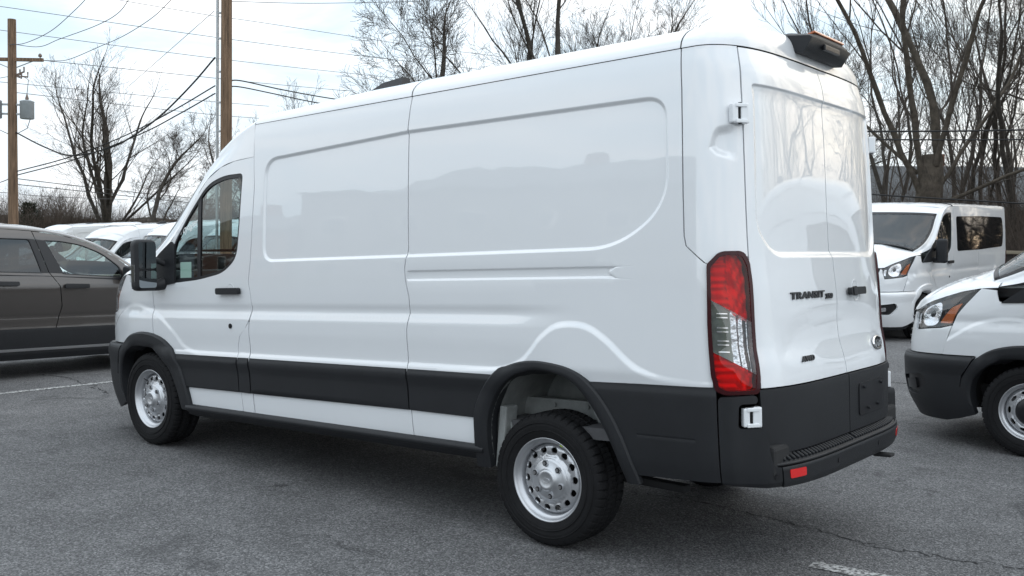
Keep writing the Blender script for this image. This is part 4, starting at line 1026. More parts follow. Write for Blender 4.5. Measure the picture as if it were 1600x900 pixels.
# ---- grey car
def car_paint():
    m, nt, b = nodes('grey_paint'); b.inputs['Base Color'].default_value = (.105, .094, .088, 1); b.inputs['Metallic'].default_value = .75; b.inputs['Roughness'].default_value = .36; b.inputs['Coat Weight'].default_value = 1; b.inputs['Coat Roughness'].default_value = .02
car_paint(); glass('privacy_glass', (.05, .055, .06))
RE_X = [-.92, -.80, -.55, -.20, .30, .67, 1.08, 1.44, 1.73, 1.97, 2.15, 2.35, 2.6, 3.2, 3.55]; RE_Z = [1.02, 1.22, 1.47, 1.56, 1.605, 1.61, 1.595, 1.55, 1.465, 1.345, 1.225, 1.09, 1.03, .96, .86]
def roof_edge(x): return pch(x, RE_X, RE_Z)
def SC2(u, t):
    u, t = np.broadcast_arrays(np.asarray(u, float), np.asarray(t, float)); x = -u
    w = pch(t, [.15, .24, .31, .50, .56, .80, .97, 1.06, 1.12, 1.35, 1.55, 1.66], [.85, .89, .915, .925, .920, .938, .945, .925, .905, .825, .745, .69])
    w = w-.14*sst(x, 2.6, 3.7)**1.5-.10*sst(-x, .3, 1.0)
    return np.stack([x, w, t], -1)
car = empty('parked_car'); tag(car, 'dark grey metallic car with black lower sides, cut off by the left edge', 'car')
ck = Matrix.Translation((2.7, 0, 0)) @ Matrix.Rotation(.012, 4, 'Y') @ Matrix.Translation((-2.7, 0, 0))
def carp(name, poly, mat, parent=car, holes=(), **k):
    out = []
    m0 = MB(); pan(m0, poly, holes, surf=SC2, base=.07, fine=.03, **k); m1 = m0.mirrored(keep=False)
    out.append(m0.build(name, mat, parent, ck)); out.append(m1.build(name, mat, parent, ck)); return out
top = lambda x0, x1, n=10, d=0: [(-x, float(roof_edge(x))-d) for x in np.linspace(x0, x1, n)]
wf = rnd([(-1.20, 1.495), (-1.36, 1.12), (-2.08, 1.075), (-2.06, 1.20), (-1.86, 1.36), (-1.62, 1.455), (-1.40, 1.49)], [.02, .02, .04, .04, .08, .08, .06])
wr = rnd([(-.28, 1.46), (-.30, 1.15), (-1.15, 1.13), (-1.06, 1.505), (-.60, 1.51)], .03)
fdoor = [(-1.10, 1.585)]+top(1.12, 2.12, 10, .006)[1:]+[(-2.20, 1.06), (-2.22, .80), (-2.15, .52), (-1.285, .52), (-1.345, .77), (-1.32, .99), (-1.215, 1.14)]
rdoor = [(-.10, 1.10)]+[(-.22, 1.48)]+top(.30, 1.09, 6, .006)+[(-1.205, 1.14), (-1.31, .99), (-1.335, .77), (-1.275, .52), (-.46, .52), (-.36, .70), (-.15, .86)]
dd = lambda u, t: -.006*(1-sst(np.abs(t-.66), 0, .05))
fds = carp('front_door', fdoor, 'grey_paint', holes=[wf], disp=dd); rds = carp('rear_door', rdoor, 'grey_paint', holes=[wr], disp=dd)
for i in (0, 1):
    for poly, par, gm in ((wf, fds[i], 'window_glass'), (wr, rds[i], 'privacy_glass')):
        c_ = poly.mean(0); inn = c_+(poly-c_)*.955
        m0 = MB(); pan(m0, poly, [inn], surf=SC2, base=.08, fine=.03, off=.002, rim=.02); m0 = m0 if i == 0 else m0.mirrored(keep=False); m0.build('window_frame', 'black_trim', par, ck)
        m0 = MB(); pan(m0, inn, surf=SC2, base=.08, off=-.008, rim=0); m0 = m0 if i == 0 else m0.mirrored(keep=False); m0.build('window_glass', gm, par, ck)
    for x0, z0, par in ((1.50, .985, fds[i]), (.72, 1.015, rds[i])):
        m0 = MB(); pan(m0, rnd([(-x0-.14, z0-.02), (-x0-.14, z0+.02), (-x0+.14, z0+.025), (-x0+.14, z0-.018)], .015), surf=SC2, off=.035, rim=.028, base=.05); m0 = m0 if i == 0 else m0.mirrored(keep=False); m0.build('door_handle', 'black_plastic', par, ck)
        m0 = MB(); pan(m0, np.array([(-x0-.02+.05*math.cos(a), z0-.005+.04*math.sin(a)) for a in np.linspace(0, 6.28, 20, endpoint=False)]), surf=SC2, disp=lambda u, t, x0=x0, z0=z0: -.014*(1-sst(np.hypot(u+x0+.02, t-z0), .01, .045)), off=.001, rim=0, base=.03, fine=.01); m0 = m0 if i == 0 else m0.mirrored(keep=False); m0.build('handle_cup', 'grey_paint', par, ck)
    m0 = MB(); box(m0, (2.10, 1.03, 1.14), (.10, .20, .15), .04, seg=3, smooth=True); tube(m0, [(2.12, .90, 1.08), (2.11, .98, 1.10)], .03); m0 = m0 if i == 0 else m0.mirrored(keep=False); m0.build('wing_mirror', 'black_plastic', car, ck)
def warch(cx, r0=.395): return [(-(cx+r0*math.cos(a)), .34+r0*math.sin(a)) for a in np.linspace(math.pi*1.1, -.1*math.pi, 18)]
fa_ = warch(2.71, .37); ra_ = warch(0, .37)
carp('front_fender', [(-2.228, 1.05), (-2.23, .80), (-2.16, .52)]+[q for q in warch(2.71, .40) if q[1] > .35][2:-1]+[(-3.25, .52), (-3.55, .55), (-3.55, .80)]+[(-x, float(roof_edge(x))-.02) for x in (3.2, 2.8, 2.5, 2.3)], 'grey_paint')
carp('rear_quarter', [(.88, .52), (.88, 1.02), (.75, 1.24), (.50, 1.47), (.20, 1.54), (-.10, 1.565), (-.21, 1.48), (-.09, 1.10), (-.14, .86), (-.35, .69), (-.37, .60)]+[q for q in ra_ if q[1] > .45 and q[0] > -.37][:]+[(.40, .50)], 'grey_paint')
carp('pillar_trim', [(-1.045, 1.505), (-1.14, 1.135), (-1.205, 1.135), (-1.11, 1.50)], 'black_trim', off=.003, rim=.004); carp('pillar_trim', [(-1.118, 1.50), (-1.213, 1.135), (-1.37, 1.13), (-1.215, 1.49)], 'black_trim', off=.003, rim=.004); carp('window_moulding', [(-.28, 1.115), (-.28, 1.13), (-2.12, 1.068), (-2.12, 1.050), (-1.2, 1.10)], 'black_trim', off=.008, rim=.01)
carp('lower_cladding', [(-2.30, .20), (-2.26, .53), (-.45, .53), (-.40, .20)], 'black_plastic', off=lambda u, t: .010+.012*(1-sst(t, .26, .30)), rim=.03)
carp('sill_trim', [(-2.28, .292), (-2.28, .318), (-.42, .318), (-.42, .292)], 'steel', off=.016, rim=.01)
for cx in (2.71, 0):
    for sgn in (1, -1):
        m0 = MB(); q_ = np.array([[(cx+r*math.cos(a), yy, .34+r*math.sin(a)) for r, yy in ((.36, .80), (.36, .945), (.40, .955), (.43, .935))] for a in np.linspace(-.25, math.pi+.25, 30)]); gridsurf(m0, q_)
        q_ = np.array([[(cx+r*math.cos(a), yy, .34+r*math.sin(a)) for r, yy in ((.36, .94), (.37, .55), (0, .54))] for a in np.linspace(-.25, math.pi+.25, 30)]); gridsurf(m0, q_)
        m0 = m0 if sgn > 0 else m0.mirrored(keep=False); m0.build('wheel_arch_trim', 'black_plastic', car, ck)
        w_ = place_wheel(steel, car, cx, sgn*.80, .345, sgn); w_.scale = (.975, .93, .975)
xs_ = np.concatenate([np.linspace(-.92, 2.2, 40)]); P = []
for x in xs_:
    e = SC2(-x, roof_edge(x))+np.array([0, 0, 0]); ze = e[2]; zc = ze+.075*float(sst(x, -.9, -.2))*(1-float(sst(x, 1.2, 2.3))*.4)
    P.append([(x+.16*float(sst(x, 1.2, 2.1))*s_, e[1]*math.cos(a)**.8, ze+(zc-ze)*math.sin(a)) for a in np.linspace(0, math.pi/2, 14) for s_ in (math.sin(a),)])
P = np.array(P); k_ = int(np.searchsorted(xs_, 1.55)); m0 = MB(); gridsurf(m0, P[:k_+1], flip=True); gridsurf(m0, P[k_:, :6], flip=True); m0.mirrored(); m0.build('roof', 'grey_paint', car, ck)
m0 = MB(); gridsurf(m0, P[k_:, 5:], flip=True); m0.mirrored(); m0.build('windscreen', 'window_glass', car, ck)
m0 = MB(); P = []
for x in np.linspace(2.18, 3.62, 16):
    e = SC2(-x, roof_edge(x)); P.append([(x, e[1]*math.cos(a), e[2]-.01+.06*math.sin(a)) for a in np.linspace(0, math.pi/2, 12)])
gridsurf(m0, np.array(P), flip=True); m0.mirrored(); box(m0, (3.62, 0, .55), (.12, 1.62, .6), .05, seg=3, smooth=True); m0.build('bonnet', 'grey_paint', car, ck)
m0 = MB(); box(m0, (-.86, 0, .62), (.14, 1.66, .8), .06, seg=3, smooth=True); m0.build('rear_bumper', 'black_plastic', car, ck)
m0 = MB(); box(m0, (1.35, 0, .25), (4.2, 1.55, .12), .03); box(m0, (2.35, 0, .85), (.5, 1.5, .3), .08); m0.build('underbody', 'underbody', car, ck)
for sx, sy in ((1.15, .38), (1.15, -.38), (.25, 0)):
    m0 = MB(); box(m0, (sx, sy, .52), (.5, .5 if sy else 1.3, .2), .06, seg=3); box(m0, (sx-.3, sy, .90), (.14, .48 if sy else 1.25, .66), .05, Matrix.Rotation(-.2, 4, 'Y'), seg=3); m0.build('seat', 'seat_cloth', car, ck)
m0 = MB(); Rw = Matrix.Translation((1.62, .38, .98)) @ Matrix.Rotation(math.radians(65), 4, 'Y'); gridsurf(m0, np.array([[tuple(Rw @ Vector(((.18+.014*math.cos(b))*math.cos(a), (.18+.014*math.cos(b))*math.sin(a), .014*math.sin(b)))) for b in np.linspace(0, 2*math.pi, 8)] for a in np.linspace(0, 2*math.pi, 25)])); m0.build('steering_wheel', 'interior_dark', car, ck)
car.location = (7.74+.94, .98, 0); car.rotation_euler = (0, 0, -math.pi/2)
# ---- trees
simple('bark', (.050, .043, .036), .95, var=.5, vscale=7, bump=.8, bscale=25)
simple('bark_pale', (.075, .062, .048), .95, var=.55, vscale=6, bump=.9, bscale=25)
simple('twigs', (.070, .058, .048), .95, var=.3, vscale=3)
simple('needles', (.030, .052, .030), .9, var=.5, vscale=4)
simple('brush_twigs', (.080, .062, .050), .95, var=.45, vscale=.8)
def seg_tubes(mb, segs, n):
    """segs: arrays a, b, ra, rb -> tapered prisms"""
    if not len(segs): return
    A = np.array([s[0] for s in segs]); B = np.array([s[1] for s in segs]); ra = np.array([s[2] for s in segs]); rb = np.array([s[3] for s in segs])
    d = B-A; d /= np.maximum(np.linalg.norm(d, axis=1, keepdims=True), 1e-9); h = np.where(np.abs(d[:, 2:3]) > .9, [[1., 0, 0]], [[0, 0, 1.]]); u = np.cross(d, h); u /= np.linalg.norm(u, axis=1, keepdims=True); v = np.cross(d, u)
    V = np.zeros((len(segs), 2, n, 3))
    for k in range(n):
        c, s = math.cos(2*math.pi*k/n), math.sin(2*math.pi*k/n); o = u*c+v*s
        V[:, 0, k] = A+o*ra[:, None]; V[:, 1, k] = B+o*rb[:, None]
    base = np.arange(len(segs))*2*n; F = []
    for k in range(n):
        k2 = (k+1) % n; F.append(np.stack([base+k, base+k2, base+n+k2, base+n+k], 1))
    mb.add(V.reshape(-1, 3).tolist(), np.concatenate(F).tolist(), smooth=n > 3)
def grow(seed, height, trunk_r, spread=.5, levels=5, first=.25, up=.35, kids=(3, 5), wob=.12, stems=1, density=1., limbs=None, minr=.004, droop=0., base_tubes=None):
    R = random.Random(seed); thick = []; thin = []
    def branch(p, d, Ln, r, lv):
        n = max(3, int(Ln/(.55 if lv < 2 else .28))); step = Ln/n; pts = [p]; rr = [r]; q = p; dd_ = d
        for i in range(n):
            dd_ = (dd_+Vector((R.gauss(0, wob), R.gauss(0, wob), R.gauss(0, wob*.7)+up*.10-droop*(lv > 2)))).normalized()
            q = q+dd_*step; pts.append(q); rr.append(r*(1-(i+1)/n*(.55 if lv < 2 else .7)))
        if r > .05: thick.append((pts, [max(q_, minr) for q_ in rr]))
        else:
            for i in range(n): thin.append((tuple(pts[i]), tuple(pts[i+1]), max(rr[i], minr), max(rr[i+1], minr)))
        if lv >= levels: return
        nk = R.randint(*kids)+(2 if lv == 0 else 0); nk = max(1, int(nk*density+.5))
        if Ln > 1.2 and lv >= 1: nk += int(Ln*1.0*density)
        for j in range(nk):
            f = first+(1-first)*(j+R.random())/nk if lv == 0 else .15+.85*(j+R.random())/nk
            i = min(n-1, int(f*n)); fr = f*n-i; b = pts[i].lerp(pts[i+1], min(max(fr, 0), 1)); dr = (pts[i+1]-pts[i]).normalized()
            a = R.uniform(0, 2*math.pi); o = dr.orthogonal().normalized(); o = Matrix.Rotation(a, 3, dr) @ o
            an = spread*R.uniform(.7, 1.35); nd = (dr*math.cos(an)+o*math.sin(an)+Vector((0, 0, up*(.5 if lv < 3 else .12)))).normalized()
            l2 = Ln*(1-.45*f)*R.uniform(.45, .78) if lv else Ln*R.uniform(.42, .66)*(1.2-.5*f)
            branch(b, nd, max(l2, .25), max(rr[i]*R.uniform(.30, .52), minr), lv+1)
        if lv < levels: branch(pts[-1], dd_, Ln*.4, rr[-1], lv+1)
    for (P_, R_l) in (base_tubes or []): thick.append(([Vector(p) for p in P_], R_l))
    for s in range(stems):
        a = 2*math.pi*s/stems+R.random(); lean = 0 if stems == 1 else .28
        branch(Vector((math.cos(a)*trunk_r*.5*(stems > 1), math.sin(a)*trunk_r*.5*(stems > 1), -.3)), Vector((math.cos(a)*lean, math.sin(a)*lean, 1)).normalized(), height*R.uniform(.6, .72), trunk_r*(1 if stems == 1 else .6), 0)
    for (p, d, Ln, r) in (limbs or []): branch(Vector(p), Vector(d).normalized(), Ln, r, 1)
    return thick, thin
def tree(name, seed, mat='bark', **k):
    t = empty(name); a, b = grow(seed, **k); m0 = MB()
    for pts, rr in a:
        k_ = [r_*(1+.10*math.sin(i*2.3+seed)+.06*math.sin(i*5.1)) if r_ > .06 else r_ for i, r_ in enumerate(rr)]
        tube(m0, pts, k_, 9 if rr[0] > .12 else 6, cap=False)
    m0.build('trunk', mat, t)
    m0 = MB(); seg_tubes(m0, b, 3); m0.build('crown', 'twigs', t); return t
def put(t, u, D, label, group=None, s=1, rz=0, z=0, cat='tree'):
    q = px(u, 380, D); t.location = (q.x, q.y, gh(q.x, q.y)+z); t.scale = (s, s, s); t.rotation_euler = (0, 0, rz); tag(t, label, cat, group); return t
GT = 'bare trees behind the parking lot'
tA = tree('bare_tree', 11, height=10.8, trunk_r=.24, spread=.55, up=.36, levels=5, kids=(3, 4), wob=.07, first=.22, density=.8,
          limbs=[((0, 0, 1.9), (.38, .1, 1), 6.2, .10), ((0, 0, 2.4), (-.32, .2, 1), 6.4, .11), ((0, 0, 2.9), (.12, -.4, 1), 5.6, .09), ((0, 0, 1.5), (-.62, -.2, .95), 4.8, .07), ((0, 0, 3.2), (.28, .3, 1), 5.5, .08), ((0, 0, 2.2), (.75, -.3, .9), 4.2, .06)])
put(tA, 165, 58, 'tall bare tree with an upright oval crown, left of the brown pole', GT); tA.scale = (1.38, 1.38, 1)
tB = tree('bare_tree', 23, height=7.9, trunk_r=.15, spread=.62, up=.28, levels=5, kids=(3, 4), wob=.17, first=.2)
put(tB, 243, 54, 'smaller crooked bare tree right beside the tall oval one', GT); tB.scale = (1.2, 1.2, 1)
tC = tree('bare_tree', 35, height=8.6, trunk_r=.27, spread=.62, up=.32, levels=5, kids=(3, 4), wob=.09, first=.3, density=.85,
          limbs=[((0, 0, 2.2), (.9, .2, .9), 4.6, .10), ((0, 0, 2.5), (-.9, .2, .8), 4.8, .11), ((0, 0, 3.0), (.35, -.6, 1), 4.6, .09), ((0, 0, 1.8), (-1.0, -.3, .45), 3.8, .07)])
put(tC, 385, 46, 'wide spreading bare tree directly behind the brown pole', GT)
tD = tree('bare_tree', 44, height=11.0, trunk_r=.2, spread=.62, up=.34, levels=5, kids=(3, 4), wob=.10, first=.3)
put(tD, 600, 56, 'fine-twigged bare crown behind the aerial on the big van roof', GT, s=.80)
tE = tree('bare_tree', 52, height=15.5, trunk_r=.33, spread=.50, up=.35, levels=5, kids=(2, 4), wob=.10, first=.3, stems=3, density=.75)
put(tE, 850, 36, 'large dark multi-stemmed bare tree over the middle of the van roof', GT)
tF = tree('bare_tree', 61, height=12.5, trunk_r=.2, spread=.55, up=.35, levels=5, kids=(3, 4), wob=.14, first=.3)
put(tF, 1050, 42, 'bare tree just left of the rear corner of the van roof', GT)
def again(src, *a, **k): return put(copy_tree(src), *a, **k)
again(tB, 742, 36, 'crooked bare tree with one broken limb pointing left over the roof', GT, s=1.5, rz=1.4)
again(tF, 968, 48, 'slim bare tree left of the one at the roof corner', GT, s=1.08, rz=2.1)
again(tD, 1130, 40, 'bare tree above the joint in the van roof edge', GT, s=.98, rz=.7)
again(tF, 1215, 44, 'bare tree rising behind the brake lamp housing', GT, s=1.02, rz=4.0)
again(tB, 668, 60, 'low bare tree between the aerial and the large dark tree', GT, s=1.35, rz=3.3)
again(tC, 455, 60, 'bare tree whose twigs show above the front of the van roof', GT, s=.85, rz=2.4)
again(tB, 300, 62, 'thin bare tree in the gap left of the van cab', GT, s=.75, rz=5)
again(tB, 110, 72, 'small bare tree at the left foot of the tall oval one', GT, s=.6, rz=2.2)
again(tA, 905, 62, 'pale distant bare tree right of the large dark tree', GT, s=1.25, rz=1)
tG = tree('bare_tree', 77, 'bark_pale', height=15, trunk_r=.36, spread=.55, up=.30, levels=5, kids=(2, 3), wob=.07, first=.38, density=.62, stems=0,
          base_tubes=[([(0, 0, -.4), (.02, 0, .6), (0, .02, 1.6), (.03, 0, 2.6), (0, 0, 3.3), (.02, 0, 3.9)], [.44, .36, .33, .33, .34, .20])],
          limbs=[((-.22, 0, 3.1), (.02, 0, 1.), 9.5, .125), ((.2, .1, 3.2), (.10, .1, 1.0), 8.5, .10), ((.26, .1, 2.9), (.42, .2, 1.0), 7.0, .085), ((-.2, -.1, 3.0), (-.62, -.2, .9), 7.0, .06), ((.3, -.1, 3.4), (.9, -.2, .7), 5.5, .055), ((-.3, 0, 2.6), (-.9, .3, .35), 4.5, .06), ((-.1, .2, 3.6), (-.15, .3, 1), 8, .085)])
put(tG, 1450, 29, 'huge thick-trunked bare tree with several main limbs, above the passenger van', GT, rz=.4)
tH = tree('sapling', 88, height=11, trunk_r=.085, spread=.35, up=.5, levels=4, kids=(3, 5), wob=.10, first=.15, density=.7)
tI = tree('sapling', 93, height=10, trunk_r=.10, spread=.5, up=.4, levels=4, kids=(3, 5), wob=.16, first=.12, density=.7)
Rn = random.Random(5)
sp = [(1374, 36), (1392, 44), (1412, 34), (1425, 50), (1476, 38), (1492, 46), (1508, 35), (1530, 40), (1546, 33), (1560, 46), (1572, 37), (1586, 42), (1600, 31), (1622, 36), (1340, 47), (1290, 52)]
for i, (u, D) in enumerate(sp):
    src = (tH, tI)[i % 2]; t = src if i < 2 else copy_tree(src)
    put(t, u, D, 'thin bare tree in the tangled wood at the right', 'thin trees of the right-hand wood', s=Rn.uniform(.85, 1.35), rz=Rn.uniform(0, 6))
for i, (u, D) in enumerate([(1850, 34), (2050, 38), (1960, 30), (2150, 33), (2500, 36), (3000, 34), (4200, 36), (7000, 40)]):
    put(copy_tree((tF, tC, tE, tB)[i % 4]), u, D, 'bare tree beyond the right edge, mirrored in the rear doors and dark windows', 'trees beyond the right edge', s=1.1, rz=i*1.3)
for i in range(22):
    u = 1720+i*60+i*i*7; put(copy_tree((tH, tI)[i % 2]), u, Rn.uniform(28, 44), 'bare tree beyond the right edge, mirrored in the rear doors and dark windows', 'trees beyond the right edge', s=Rn.uniform(1, 1.5), rz=Rn.uniform(0, 6))
# ---- evergreen
ev = empty('evergreen_tree'); m0 = MB(); tube(m0, [(0, 0, -.2), (0, 0, 3.0)], [.1, .03], 6); m0.build('trunk', 'bark', ev); m0 = MB(); V = []; F = []
for i in range(1500):
    z = Rn.uniform(.3, 3.6); rad = (min(3.9-z, 2.2))*.52*Rn.uniform(.35, 1.1)+.1; a = Rn.uniform(0, 6.28); c = Vector((rad*math.cos(a), rad*math.sin(a), z)); d = Vector((math.cos(a), math.sin(a), Rn.uniform(.2, 1.3))).normalized(); s_ = d.cross(Vector((0, 0, 1))).normalized()*.05
    k_ = len(V); V += [c-s_, c+s_, c+d*.32]; F.append((k_, k_+1, k_+2))
m0.add(V, F); m0.build('crown', 'needles', ev); put(ev, 46, 62, 'small dark evergreen beside the pole with grey transformers', s=.98)
# ---- scrub
def brush(name, spots, hgt, n, seed, mat='brush_twigs', k_=1.):
    R = random.Random(seed); segs = []
    for i in range(n):
        u, D = spots(R); q = px(u, 380, D); g_ = gh(q.x, q.y)-.1; p = Vector((q.x, q.y, g_)); h_ = hgt(u, R); d = Vector((R.gauss(0, .35), R.gauss(0, .35), 1)).normalized(); r = R.uniform(.008, .022)*k_
        m_ = 5
        for k in range(m_):
            d = (d+Vector((R.gauss(0, .25), R.gauss(0, .25), R.gauss(.05, .15)))).normalized(); q2 = p+d*h_/m_; segs.append((tuple(p), tuple(q2), r, r*.75)); r *= .75
            for _ in range(3):
                e = (d+Vector((R.gauss(0, .8), R.gauss(0, .8), R.gauss(.2, .5)))).normalized(); w0 = q2; rr = r*.6
                for __ in range(2): w1 = w0+e*h_*R.uniform(.06, .16); segs.append((tuple(w0), tuple(w1), rr, rr*.6)); w0 = w1; rr *= .6; e = (e+Vector((R.gauss(0, .4), R.gauss(0, .4), .1))).normalized()
            p = q2
    m0 = MB(); seg_tubes(m0, segs, 3); o = m0.build(name, mat); o['kind'] = 'stuff'; return o
brush('undergrowth', lambda R: (R.uniform(1340, 1680), R.uniform(27, 42)), lambda u, R: R.uniform(1.2, 5.0)*R.uniform(.5, 1), 2600, 1)
brush('undergrowth', lambda R: (R.uniform(-30, 560), R.uniform(58, 74)), lambda u, R: (3.9+.7*math.sin(u*.021)+.5*math.sin(u*.07+1))*R.uniform(.5, 1.05), 7000, 2, k_=1.5)
brush('undergrowth', lambda R: (R.uniform(700, 1340), R.uniform(50, 66)), lambda u, R: R.uniform(2, 5), 1400, 3)
brush('undergrowth', lambda R: (1700+R.random()**2*4800, R.uniform(27, 46)), lambda u, R: R.uniform(2.0, 7.5), 1800, 9, k_=1.6)
# leaf-litter bank under the wood
simple('leaf_litter', (.060, .047, .036), .95, var=.5, vscale=3)
mb = MB(); pts = []
for u in np.linspace(1250, 1750, 30):
    row = []
    for D, z in ((24.5, .18), (27, .7), (32, 1.2), (40, 1.9), (52, 2.4), (70, 2.6)):
        q = px(u, 380, D); row.append((q.x, q.y, z-.06+.12*math.sin(u*.05+D)))
    pts.append(row)
gridsurf(mb, np.array(pts)); o = mb.build('hillside', 'leaf_litter'); o['kind'] = 'structure'
mb = MB(); gridsurf(mb, np.array([[(lambda q: (q.x, q.y, z-.2+.35*math.sin(u*.03+D)))(px(u, 380, D)) for D, z in ((74, -.5), (80, 2.2), (95, 3.0), (130, 3.3))] for u in np.linspace(-300, 1300, 40)])); o = mb.build('hillside', 'leaf_litter'); o['kind'] = 'structure'
# ---- houses
simple('roof_shingle', (.11, .115, .12), .9, var=.2, vscale=5); simple('siding', (.30, .27, .23), .85, var=.08); simple('brick', (.20, .10, .07), .9, var=.3, vscale=12); simple('white_trim', (.7, .7, .68), .6)
def house(name, label, u, D, w, d, h, rise, rz, wallm, zbase=0, loc=None, win=((-.3, 1.6), (.3, 1.6)), garage=False):
    hs = empty(name); q = px(u, 380, D) if loc is None else Vector(loc)
    m0 = MB(); V = [(-w/2, -d/2, 0), (w/2, -d/2, 0), (w/2, d/2, 0), (-w/2, d/2, 0), (-w/2, -d/2, h), (w/2, -d/2, h), (w/2, d/2, h), (-w/2, d/2, h), (-w/2, 0, h+rise), (w/2, 0, h+rise)]
    m0.add(V, [(0, 1, 5, 4), (2, 3, 7, 6), (1, 2, 6, 9, 5), (3, 0, 4, 8, 7)]); m0.build('wall', wallm, hs)
    m0 = MB(); e = .45; t = .12; k = rise/(d/2)
    for s_ in (1, -1):
        m0.add([(-w/2-e, s_*(d/2+e), h-k*e+t), (w/2+e, s_*(d/2+e), h-k*e+t), (w/2+e, 0, h+rise+t), (-w/2-e, 0, h+rise+t), (-w/2-e, s_*(d/2+e), h-k*e), (w/2+e, s_*(d/2+e), h-k*e), (w/2+e, 0, h+rise-.002), (-w/2-e, 0, h+rise-.002)], [(0, 1, 2, 3), (4, 5, 6, 7), (0, 1, 5, 4), (0, 3, 7, 4), (1, 2, 6, 5)])
    rf = m0.build('roof', 'roof_shingle', hs); m0 = MB(); box(m0, (w*.2, 0, h+rise+.3), (.7, .7, 1.2), .02); m0.build('chimney', 'brick', rf)
    for fx, z in win:
        for s_ in (1, -1):
            m0 = MB(); box(m0, (fx*w, s_*(d/2+.02), z), (1.25, .08, 1.35), .01); f_ = m0.build('window', 'white_trim', hs); m0 = MB(); box(m0, (fx*w, s_*(d/2+.055), z), (1.05, .03, 1.15)); m0.build('pane', 'black_trim', f_)
    hs.location = (q.x, q.y, zbase); hs.rotation_euler = (0, 0, rz); tag(hs, label, 'house'); return hs
house('house', 'house with a dark gable roof half hidden by the trees left of the huge trunk', 1392, 52, 10, 8, 3.0, 1.9, .5, 'brick', 0.5)
house('house', 'house with a long pale grey roof behind the wood, right of the huge trunk', 1545, 62, 14, 9, 3.2, 2.2, .25, 'siding', 0.6)
# across the street, seen mirrored in the side of the big van
simple('siding_dark', (.17, .16, .15), .85, var=.1)
house('house', 'long two-storey building mirrored in the rear half of the big van side', 0, 0, 28, 12, 7.4, 2.6, 0, 'siding_dark', 0, loc=(18.5, 36, 0), win=tuple((f, z) for f in (-.42, -.28, -.14, 0, .14, .28, .42) for z in (1.6, 5.2)))
house('house', 'narrow two-storey house mirrored beside the seam in the middle of the big van side', 0, 0, 5.5, 11, 7.6, .6, 0, 'siding_dark', 0, loc=(36, 36, 0), win=((0, 1.6), (0, 5.0)))
house('house', 'lower gabled building mirrored in the front half of the big van side', 0, 0, 13, 11, 5.0, 1.8, 0, 'brick', 0, loc=(46.5, 36, 0), win=tuple((f, 1.7) for f in (-.35, -.1, .15, .38)))
# ---- fence at the right
fn = empty('fence'); tag(fn, 'low dark board fence with a pale top rail behind the passenger van', 'fence'); simple('fence_rail', (.22, .19, .14), .8, var=.2); simple('fence_board', (.035, .03, .027), .9, var=.3)
a = px(1500, 392, 23.5); b = px(1720, 396, 23.5); d = (b-a); d.z = 0; Ln = d.length; ang = math.atan2(d.y, d.x); zt = 1.52
m0 = MB(); box(m0, (Ln/2, 0, zt-.18), (Ln, .07, .07), .01); m0.build('rail', 'fence_rail', fn)
m0 = MB(); [box(m0, (i*.16, .03, zt/2-.18), (.145, .02, zt-.1)) for i in range(int(Ln/.16))]; m0.build('boards', 'fence_board', fn)
for i in range(int(Ln/2.2)+1): m0 = MB(); box(m0, (i*2.2, -.05, zt/2-.15), (.1, .1, zt+.05), .01); m0.build('post', 'fence_rail', fn)
fn.location = (a.x, a.y, .18); fn.rotation_euler = (0, 0, ang)
# ---- poles and wires
def pole_mat():
    m, nt, b = nodes('pole_wood'); tc = N(nt, 'ShaderNodeTexCoord'); mp = N(nt, 'ShaderNodeMapping'); mp.inputs['Scale'].default_value = (26, 26, 1.1); L(nt, tc.outputs['Object'], mp.inputs[0])
    n = N(nt, 'ShaderNodeTexNoise', i_Scale=1.0, i_Detail=6., i_Roughness=.7); L(nt, mp.outputs[0], n.inputs['Vector']); r = N(nt, 'ShaderNodeValToRGB'); L(nt, n.outputs['Fac'], r.inputs[0]); e = r.color_ramp.elements
    e[0].position = .30; e[0].color = (.05, .032, .020, 1); e[1].position = .66; e[1].color = (.30, .195, .125, 1); L(nt, r.outputs[0], b.inputs['Base Color']); b.inputs['Roughness'].default_value = .9
    bp = N(nt, 'ShaderNodeBump', i_Strength=.6, i_Distance=.02); L(nt, n.outputs['Fac'], bp.inputs['Height']); L(nt, bp.outputs[0], b.inputs['Normal'])
pole_mat(); simple('galvanised', (.45, .47, .48), .45, metal=.6, var=.15); simple('transformer_grey', (.33, .36, .38), .5, var=.1); simple('porcelain', (.20, .15, .12), .4); simple('cable_black', (.012, .012, .013), .6); simple('wire_grey', (.055, .055, .06), .5)
def pole(u, D, r0, r1, h, label):
    t = empty('utility_pole'); m0 = MB(); tube(m0, [(0, 0, -1.0+i*(h+1)/12) for i in range(13)], [r0+(r1-r0)*i/12 for i in range(13)], 16); m0.build('shaft', 'pole_wood', t); q = px(u, 380, D); t.location = (q.x, q.y, gh(q.x, q.y)); tag(t, label, 'utility pole'); return t
P1 = pole(21, 36, .165, .125, 8.95, 'weathered utility pole at the left edge carrying grey transformers and a crossarm')
P2 = pole(353, 27, .16, .13, 12.0, 'tall brown utility pole with a metal conduit, above the van cab')
def hz(v, D, u=20): return px(u, v, D).z
base = P1.location
az1 = math.atan2(SC.camera.matrix_world.to_3x3().col[0].y, SC.camera.matrix_world.to_3x3().col[0].x)   # image-right direction on plan
ex = Vector((math.cos(az1), math.sin(az1), 0))
zl = lambda v: hz(v, 36)-base.z
m0 = MB(); c = Vector((0, 0, zl(93))); box(m0, c+Vector((0, 0, 0)), (2.0, .09, .11), .01, Matrix.Rotation(az1, 4, 'Z') @ Matrix.Rotation(-.0, 4, 'Z')); m0.build('crossarm', 'pole_wood', P1)
